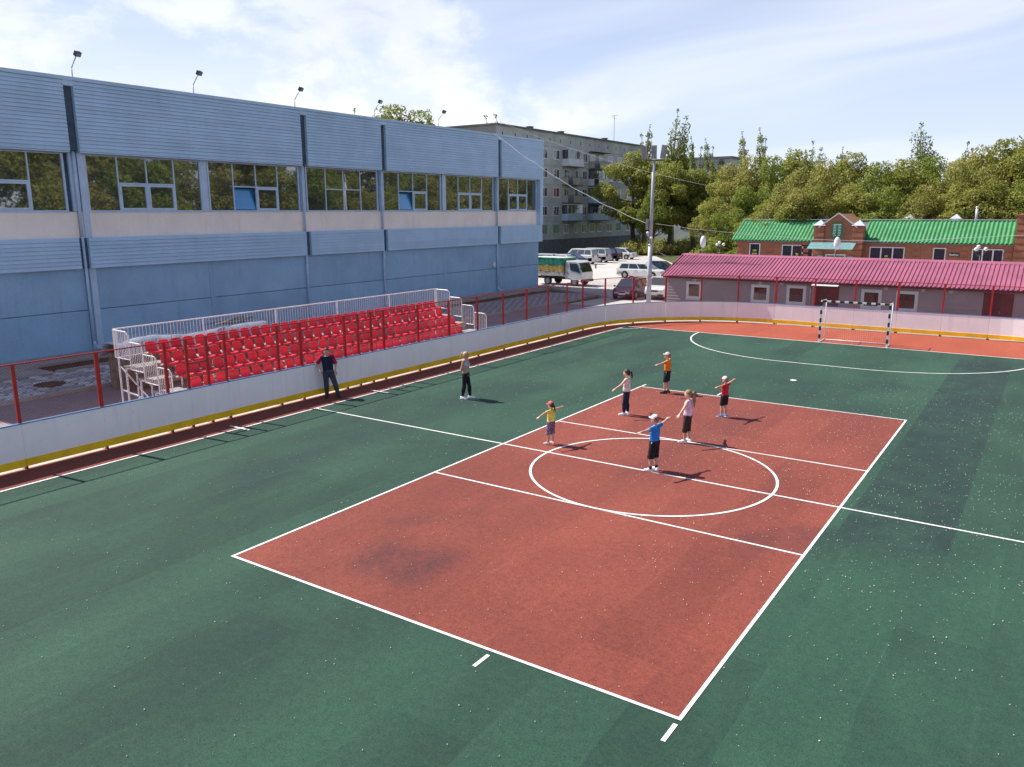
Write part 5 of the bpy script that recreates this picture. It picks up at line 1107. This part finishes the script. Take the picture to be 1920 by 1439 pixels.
def person(label, loc, facing, Hh, skin, wear, arms, feet=None, adult=False, lean=(0, 0), female=False, build=1.0, head_turn=0.0):
    """local frame: +Y is where the person faces, +X their right; facing = heading angle of +Y in degrees"""
    root = thing('person', label, 'person', loc, R(facing-90), 'people on the sports ground'); H = Hh; P = {}; b = build
    hs = .0 if adult else 1.0; shz = .815 if adult else .790; shw = (.106 if not female else .098) if adult else .098; hipw = .055 if adult else .052
    lx, ly = lean
    def body(x, y, z): k = max(0, (z-.5)/.5); return V3(x+lx*k, y+ly*k, z)*H
    feet = feet or {-1: (-.065, .03), 1: (.065, -.02)}
    hipz = .515; hip = {s_: V3(s_*hipw, 0, hipz-.02)*H for s_ in (-1, 1)}; ank = {s_: V3(feet[s_][0], feet[s_][1], .048)*H for s_ in (-1, 1)}; knee = {}
    for s_ in (-1, 1): m_ = (hip[s_]*.45+ank[s_]*.55); m_[1] += .018*H; m_[0] = hip[s_][0]*.4+ank[s_][0]*.6; knee[s_] = m_
    sho = {s_: body(s_*shw*b, -.005, shz) for s_ in (-1, 1)}; el, wr, hd = {}, {}, {}
    for s_ in (-1, 1):
        d1, d2 = unit(arms[s_][0]), unit(arms[s_][1]); el[s_] = sho[s_]+d1*.165*H; wr[s_] = el[s_]+d2*.142*H; hd[s_] = unit(arms[s_][2]) if len(arms[s_]) > 2 else d2
    hr = V3(.050, .061, .070)*H if adult else V3(.056, .066, .076)*H; hc = body(0, .012, .925 if adult else .915); kk = .018*H
    ct, st_ = math.cos(head_turn), math.sin(head_turn)
    def hp(x, y, z): return hc+V3(x*ct-y*st_, x*st_+y*ct, z)*np.array([hr[0], hr[0]*1.0, hr[2]])*np.array([1, 1, 1])
    torso = lambda g: [('c', body(-.030*b, 0, .53), body(-.044*b, 0, .735), .058*H*b+g, .056*H*b+g, .03*H), ('c', body(.030*b, 0, .53), body(.044*b, 0, .735), .058*H*b+g, .056*H*b+g, .03*H), ('c', body(-shw*.82*b, -.004, shz-.008), body(shw*.82*b, -.004, shz-.008), .034*H+g, .034*H+g, .03*H)]
    if female: torso_ = torso; torso = lambda g: torso_(g)+[('e', body(-.04, .045, .72), (.034*H+g, .034*H+g, .034*H+g), .02*H), ('e', body(.04, .045, .72), (.034*H+g, .034*H+g, .034*H+g), .02*H)]
    def pelvis(g): return [('c', V3(-.034*b, 0, .515)*H, V3(.034*b, 0, .515)*H, .062*H+g, .062*H+g, .03*H)]
    def thigh(s_, g, k1=1.0): return [('c', hip[s_], knee[s_], .054*H*b+g, .037*H+g*k1, .02*H)]
    def shin(s_, g): c_ = knee[s_]*.68+ank[s_]*.32+V3(0, -.008*H, 0); return [('c', knee[s_], ank[s_], .034*H+g, .022*H+g, .02*H), ('e', c_, (.031*H+g, .034*H+g, .062*H+g), .02*H)]
    def fdir(s_): return unit(V3(feet[s_][2] if len(feet[s_]) > 2 else s_*.25, 1, 0))
    # body: one surface, head to feet
    pr = torso(0)+pelvis(0)+[('c', body(0, -.008, shz-.01), body(0, .004, shz+.075), .032*H, .028*H, .02*H), ('e', hc, (hr[0], hr[1], hr[2]), .02*H)]
    pr += [('c', hp(0, .35, -.45), hp(0, .62, -.62), hr[0]*.62, hr[0]*.45, .02*H), ('c', hp(0, .98, .05), hp(0, 1.22, -.22), .006*H, .010*H, .010*H), ('c', hp(0, .9, .18), hp(0, 1.05, .16), hr[0]*.35, hr[0]*.2, .02*H)]
    for s_ in (-1, 1):
        pr += [('e', hp(s_*1.0, -.1, -.05), (.009*H, .015*H, .020*H), .006*H)]
        pr += thigh(s_, 0)+shin(s_, 0)+[('c', ank[s_]-fdir(s_)*.02*H-V3(0, 0, .02)*H, ank[s_]+fdir(s_)*.085*H-V3(0, 0, .03)*H, .020*H, .016*H, .02*H)]
        pr += [('c', sho[s_], el[s_], .031*H*b, .023*H, .02*H), ('c', el[s_], wr[s_], .0235*H, .0155*H, .015*H)]
        # hand: palm, four fingers of unequal length with a bend, thumb from the side of the palm
        d = hd[s_]; side = np.cross(d, V3(0, 0, 1)); side = unit(side) if np.linalg.norm(side) > .2 else V3(0, 1, 0); up_ = unit(np.cross(side, d)); w0 = wr[s_]; h1 = .052*H if adult else .050*H
        for o_ in (-.55, 0, .55): pr += [('c', w0+side*o_*.012*H, w0+d*h1+side*o_*.032*H, .0105*H, .0085*H, .008*H)]
        for j, (o_, ln) in enumerate(((-.95, .034), (-.33, .044), (.33, .048), (.95, .040))):
            a0 = w0+d*h1+side*o_*.021*H; a1 = a0+unit(d-up_*.12+side*o_*.12)*ln*H*.55; a2 = a1+unit(d-up_*.50+side*o_*.12)*ln*H*.5; pr += [('c', a0, a1, .0062*H, .0058*H, .003*H), ('c', a1, a2, .0058*H, .0050*H, .003*H)]
        ts = V3(0, 1, .2); tsd = side if side@ts > 0 else -side
        pr += [('c', w0+d*.016*H+tsd*.012*H, w0+d*.040*H+tsd*.034*H-up_*.006*H, .0075*H, .0065*H, .005*H), ('c', w0+d*.040*H+tsd*.034*H-up_*.006*H, w0+d*.062*H+tsd*.040*H-up_*.012*H, .0065*H, .0054*H, .004*H)]
    link('body', field_mesh('body', pr, M_skin[skin]), root)
    for s_ in (-1, 1):
        mb = MB(); c = hp(s_*.36, 1.02, .03); mb.ball(tuple(c), (.0075*H, .006*H, .005*H), 8, 6); mb.build('eye', M_eye, root, True)
    mb = MB(); c = hp(0, 1.06, -.46); mb.ball(tuple(c), (.013*H, .006*H, .0035*H), 8, 6); mb.build('mouth', M_lip, root, True)
    def sleeve(s_, frac, g):
        d = unit(el[s_]-sho[s_]); e_ = sho[s_]+(el[s_]-sho[s_])*frac; return [('c', sho[s_]-d*.01*H, e_+d*.02*H, .034*H*b+g, .030*H*b+g*1.3, .02*H, [(e_, d)])]
    for it in wear:
        kind, m = it[0], it[1]
        if kind == 'tee':
            hem = it[2]; g = .014*H; pl = torso(g*.8)+[('c', body(-.034*b, 0, hem+.02), body(.034*b, 0, hem+.02), .062*H*b+g*.6, .062*H*b+g*.6, .03*H)]
            if it[3] > 0:
                for s_ in (-1, 1): pl += sleeve(s_, it[3], g*.7)
            nk = body(0, .0, shz+.028); link('shirt', field_mesh('shirt', pl, m, .0075, [(V3(0, 0, hem*H), V3(0, 0, -1)), (nk, unit(V3(0, .35, 1)))]), root)
        elif kind == 'sleeves':
            pl = []
            for s_ in (-1, 1): pl += sleeve(s_, it[2], .010*H)
            link('sleeves', field_mesh('sleeves', pl, m), root)
        elif kind == 'crop':
            g = .008*H; link('crop_top', field_mesh('crop_top', torso(g), m, .0075, [(body(0, 0, it[2]), V3(0, 0, -1)), (body(0, .01, shz-.005), unit(V3(0, .5, 1)))]), root)
        elif kind == 'pants':
            hemz, g, loose = it[2], it[3], it[4]; pl = pelvis(g)+[('c', V3(-.03, 0, .545)*H, V3(.03, 0, .545)*H, .058*H+g*.8, .058*H+g*.8, .03*H)]; 
            for s_ in (-1, 1): pl += thigh(s_, g, loose)+((shin(s_, g+.004*H) if loose < 1 else [('c', knee[s_], ank[s_], .038*H+g*loose, .028*H+g*loose, .02*H)]) if hemz < .27 else [])
            link('trousers', field_mesh('trousers', pl, m, .0075, [(V3(0, 0, hemz*H), V3(0, 0, -1)), (V3(0, 0, .575*H), V3(0, 0, 1))]), root)
        elif kind == 'stripe':
            pl = []
            for s_ in (-1, 1):
                o_ = V3(s_*(.043*H*b+it[3]), 0, 0); o2 = V3(s_*(.028*H+it[3]*it[4]), 0, 0); q = hip[s_]+(knee[s_]-hip[s_])*1.0; e_ = hip[s_]+(knee[s_]-hip[s_])*it[2]; pl += [('c', hip[s_]+o_+V3(0, 0, .03*H), e_+o2, .017*H, .017*H, .01*H, [(e_, V3(0, 0, -1))])]
            link('side_stripe', field_mesh('side_stripe', pl, m), root)
        elif kind == 'shoes':
            for s_ in (-1, 1):
                a, d = ank[s_], fdir(s_); pl = [('c', a-d*.022*H-V3(0, 0, .016)*H, a+d*.035*H-V3(0, 0, .020)*H, .029*H, .028*H, .02*H), ('c', a+d*.035*H-V3(0, 0, .022)*H, a+d*.098*H-V3(0, 0, .030)*H, .028*H, .021*H, .02*H)]
                sh_ = link('shoe', field_mesh('shoe', pl, m, .0075, [(V3(0, 0, .014*H), V3(0, 0, -1)), (a+V3(0, 0, .012)*H, V3(0, 0, 1))]), root)
                pl = [('c', a-d*.022*H-V3(0, 0, .034)*H, a+d*.10*H-V3(0, 0, .036)*H, .033*H, .026*H, .02*H)]
                link('sole', field_mesh('sole', pl, it[2] if len(it) > 2 else M_white, .0065, [(V3(0, 0, .001), V3(0, 0, -1)), (V3(0, 0, .0145*H), V3(0, 0, 1))]), sh_)
        elif kind == 'socks':
            pl = []
            for s_ in (-1, 1): e_ = ank[s_]+(knee[s_]-ank[s_])*it[2]; pl += [('c', ank[s_]-V3(0, 0, .02*H), e_, .026*H, .029*H, .01*H, [(e_, V3(0, 0, 1))])]
            link('socks', field_mesh('socks', pl, m), root)
        elif kind == 'hair':
            pl = [('e', hc+V3(0, -.006, .008)*H, (hr[0]*1.13, hr[1]*1.12, hr[2]*1.12), .02*H)]; fr = hp(0, .62, 0)-hc
            cut = [(hp(0, .50, .35), unit(np.array([*(fr[:2]), -.045*H]))), (hp(0, 0, -.55), V3(0, 0, -1))]
            link('hair', field_mesh('hair', pl, m, .0075, cut), root)
            if len(it) > 2 and it[2]:
                ln, th_ = it[2], it[3]; back = unit(-np.array([*(fr[:2]), 0])); a0 = hc+back*hr[1]*1.0+V3(0, 0, it[4]*hr[2]); a1 = a0+back*.035*H+V3(0, 0, .002*H); a2 = a1+back*.016*H-V3(0, 0, ln*.5*H); a3 = a2+back*.004*H-V3(0, 0, ln*.5*H)
                link('ponytail', field_mesh('ponytail', [('c', a0, a1, th_*.8*H, th_*H, .015*H), ('c', a1, a2, th_*H, th_*1.15*H, .015*H), ('c', a2, a3, th_*1.1*H, th_*.35*H, .015*H)], m), root)
        elif kind == 'cap':
            fr = hp(0, 1, 0)-hc; fd = unit(np.array([*(fr[:2]), 0])); dm = field_mesh('cap', [('e', hc+V3(0, -.002, .016)*H, (hr[0]*1.14, hr[1]*1.12, hr[2]*1.06), .02*H)], m, .0075, [(hp(0, 0, .22), unit(np.array([*(fd[:2]*.10), -1])))])
            co = link('cap', dm, root); a = hc+fd*hr[1]*.95+V3(0, 0, .26*hr[2]+.012*H); sd = np.cross(fd, V3(0, 0, 1)); bm_ = it[2]
            q = it[3] if len(it) > 3 else .0
            vs = []; n = 12
            for r0, dz in ((.0, 0), (1.0, q)):
                for i in range(n+1): t_ = -1+2*i/n; rad = .058*H*(1-abs(t_)**2.6)**.5; vs.append(a+sd*t_*hr[0]*1.02-fd*.012*H*(1+2.2*abs(t_)**2)+fd*rad*r0+V3(0, 0, dz*.03*H-.010*H*abs(t_)**2*1.2))
            mb = MB(); mb.add([tuple(v) for v in vs], [(i, i+1, n+1+i+1, n+1+i) for i in range(n)]); bo = mb.build('brim', bm_, co, True); so_ = bo.modifiers.new('thick', 'SOLIDIFY'); so_.thickness = .008
            if len(it) > 4: link('cap_back', field_mesh('cap_back', [('e', hc+V3(0, -.002, .015)*H, (hr[0]*1.17, hr[1]*1.15, hr[2]*1.06), .02*H)], it[4], .0075, [(hp(0, 0, .20), V3(0, 0, -1)), (hp(0, -.35, 0), fd), (hp(0, 0, .75), V3(0, 0, 1))]), co)
    return root
C = dict(blue=cloth('bright_blue_cotton', (.02, .20, .60)), black=cloth('black_cotton', (.016, .016, .022)), white=cloth('white_cotton', (.74, .73, .74)), red=cloth('red_cotton', (.52, .022, .035)), orange=cloth('orange_cotton', (.80, .20, .012)), yellow=cloth('lemon_cotton', (.74, .64, .12)), pink=cloth('pale_pink_cotton', (.74, .50, .66)), navy=cloth('navy_denim', (.020, .022, .055)), brown=cloth('dark_brown_cotton', (.045, .028, .028)), cream=cloth('cream_cotton', (.70, .60, .54)), beige=cloth('beige_cotton', (.64, .55, .50)), grey=cloth('grey_marl', (.40, .40, .42)), track=cloth('charcoal_tracksuit', (.050, .058, .072)), navytee=cloth('dark_navy_jersey', (.014, .016, .045)), rasp=cloth('raspberry_jersey', (.36, .02, .05)), coral=cloth('coral_cap_cotton', (.66, .12, .13)), dshoe=cloth('dark_trainer', (.03, .03, .038)), bshoe=cloth('blue_trainer', (.05, .18, .42)), wshoe=cloth('white_trainer', (.72, .72, .74)), pshoe=cloth('pale_pink_sandal', (.62, .44, .42)))
H_bl = mat('dark_brown_hair', (.022, .013, .010), .45, .3, 30, .4, 120); H_blond = mat('blond_hair', (.50, .33, .16), .45, .25, 30, .4, 120); H_lb = mat('light_brown_hair', (.26, .15, .065), .45, .25, 30, .4, 120)
pat = D.materials.new('patterned_purple_cotton'); pat.use_nodes = True; t_ = NT(pat.node_tree); v_ = t_.new('ShaderNodeTexCoord').outputs['Object']; vo = t_.new('ShaderNodeTexVoronoi'); t_.l.new(v_, vo.inputs['Vector']); vo.inputs['Scale'].default_value = 32
t_.l.new(t_.mix(t_.ramp(vo.outputs['Distance'], .25, .45), (.46, .36, .46, 1), (.12, .055, .13, 1)), t_.n['Principled BSDF'].inputs['Base Color']); t_.n['Principled BSDF'].inputs['Roughness'].default_value = .85
T = lambda l, r, lu=0, ru=0: {-1: ((-1, lu, l), (-1, lu, l)), 1: ((1, ru, r), (1, ru, r))}
person('boy in bright blue T-shirt and white cap, arms spread, near the centre circle', (.03, .10, .012), 178, 1.44, 'fair', [('tee', C['blue'], .50, .62), ('pants', C['black'], .235, .020, 1.5), ('stripe', C['white'], 1.05, .012, 1.3), ('socks', C['black'], .25), ('shoes', C['wshoe']), ('hair', H_lb), ('cap', C['white'], C['white'], .2, C['red'])], {-1: ((-1, .18, -.10), (-1, .28, -.02)), 1: ((1, -.05, .02), (1, -.12, .38))})
person('girl with long fair ponytail, pink vest and dark cropped trousers', (-.25, 2.97, .012), 186, 1.50, 'fair', [('tee', C['pink'], .52, 0), ('pants', C['brown'], .20, .013, 1.3), ('shoes', C['wshoe']), ('hair', H_lb, .27, .024, .45)], {-1: ((-1, .25, -.85), (-1, .35, -.75)), 1: ((1, .0, -.42), (1, -.05, -.22))})
person('boy in red T-shirt and black shorts by the far end line', (-.36, 6.26, .012), 172, 1.30, 'fair', [('tee', C['red'], .50, .5), ('pants', C['black'], .30, .018, 1.5), ('shoes', C['bshoe']), ('hair', H_lb), ('cap', C['white'], C['red'], .0)], T(.05, .22))
person('boy in orange T-shirt and light cap at the far left court corner', (-3.23, 8.46, .012), 190, 1.47, 'fair', [('tee', C['orange'], .48, .6), ('pants', C['black'], .285, .020, 1.5), ('stripe', C['grey'], .92, .013, 1.3), ('socks', C['black'], .12), ('shoes', C['dshoe'], C['dshoe']), ('hair', H_lb), ('cap', C['beige'], C['beige'], .5)], {-1: ((-1, .45, -.12), (-1, .65, -.10)), 1: ((1, .2, -.05), (1, .2, -.05))})
person('girl with dark ponytail, cream top and navy leggings left of the court', (-3.04, 4.82, .012), 190, 1.48, 'fair', [('tee', C['cream'], .53, 0), ('pants', C['navy'], .075, .006, .6), ('shoes', C['wshoe']), ('hair', H_bl, .16, .017, .55)], {-1: ((-.9, .62, -.85), (-.75, .85, -.60)), 1: ((1, .2, -.75), (1, .3, -.6))})
person('girl in yellow T-shirt, coral cap and patterned trousers, arms out', (-3.33, .69, .012), 176, 1.22, 'fair', [('tee', C['yellow'], .50, .5), ('pants', pat, .245, .016, 1.5), ('shoes', C['pshoe'], C['pshoe']), ('hair', H_bl, .14, .015, -.15), ('cap', C['coral'], C['coral'], -.1)], {-1: ((-1, .12, -.16), (-1, .15, -.32)), 1: ((1, 0, .02), (1, 0, .06))})
person('woman with fair ponytail, grey crop top and black leggings by the touch line', (-8.71, 3.87, .012), 14, 1.64, 'tan', [('crop', C['grey'], .62), ('pants', C['black'], .06, .004, .5), ('shoes', C['wshoe']), ('hair', H_blond, .14, .018, .5)], {1: ((.28, -.20, -1), (-.35, .75, .25)), -1: ((-.25, -.35, -1), (-.05, -.28, -1))}, {-1: (-.05, .07), 1: (.06, -.06)}, True, (0, 0), True)
person('man in navy shirt with red sleeves and charcoal trousers leaning on the boards', (-12.86, 1.42, .002), -38, 1.74, 'fair', [('tee', C['navytee'], .50, .12), ('sleeves', C['rasp'], .92), ('pants', C['track'], .035, .016, 1.2), ('stripe', C['grey'], 1.0, .004, 1.0), ('shoes', C['dshoe'], C['dshoe']), ('hair', H_bl)], {1: ((.62, -.30, -.85), (-.38, .55, -.78)), -1: ((-.42, -.05, -1), (.12, .42, -1))}, {-1: (-.17, .05, -.3), 1: (.05, -.02, .3)}, True, (.02, -.075))
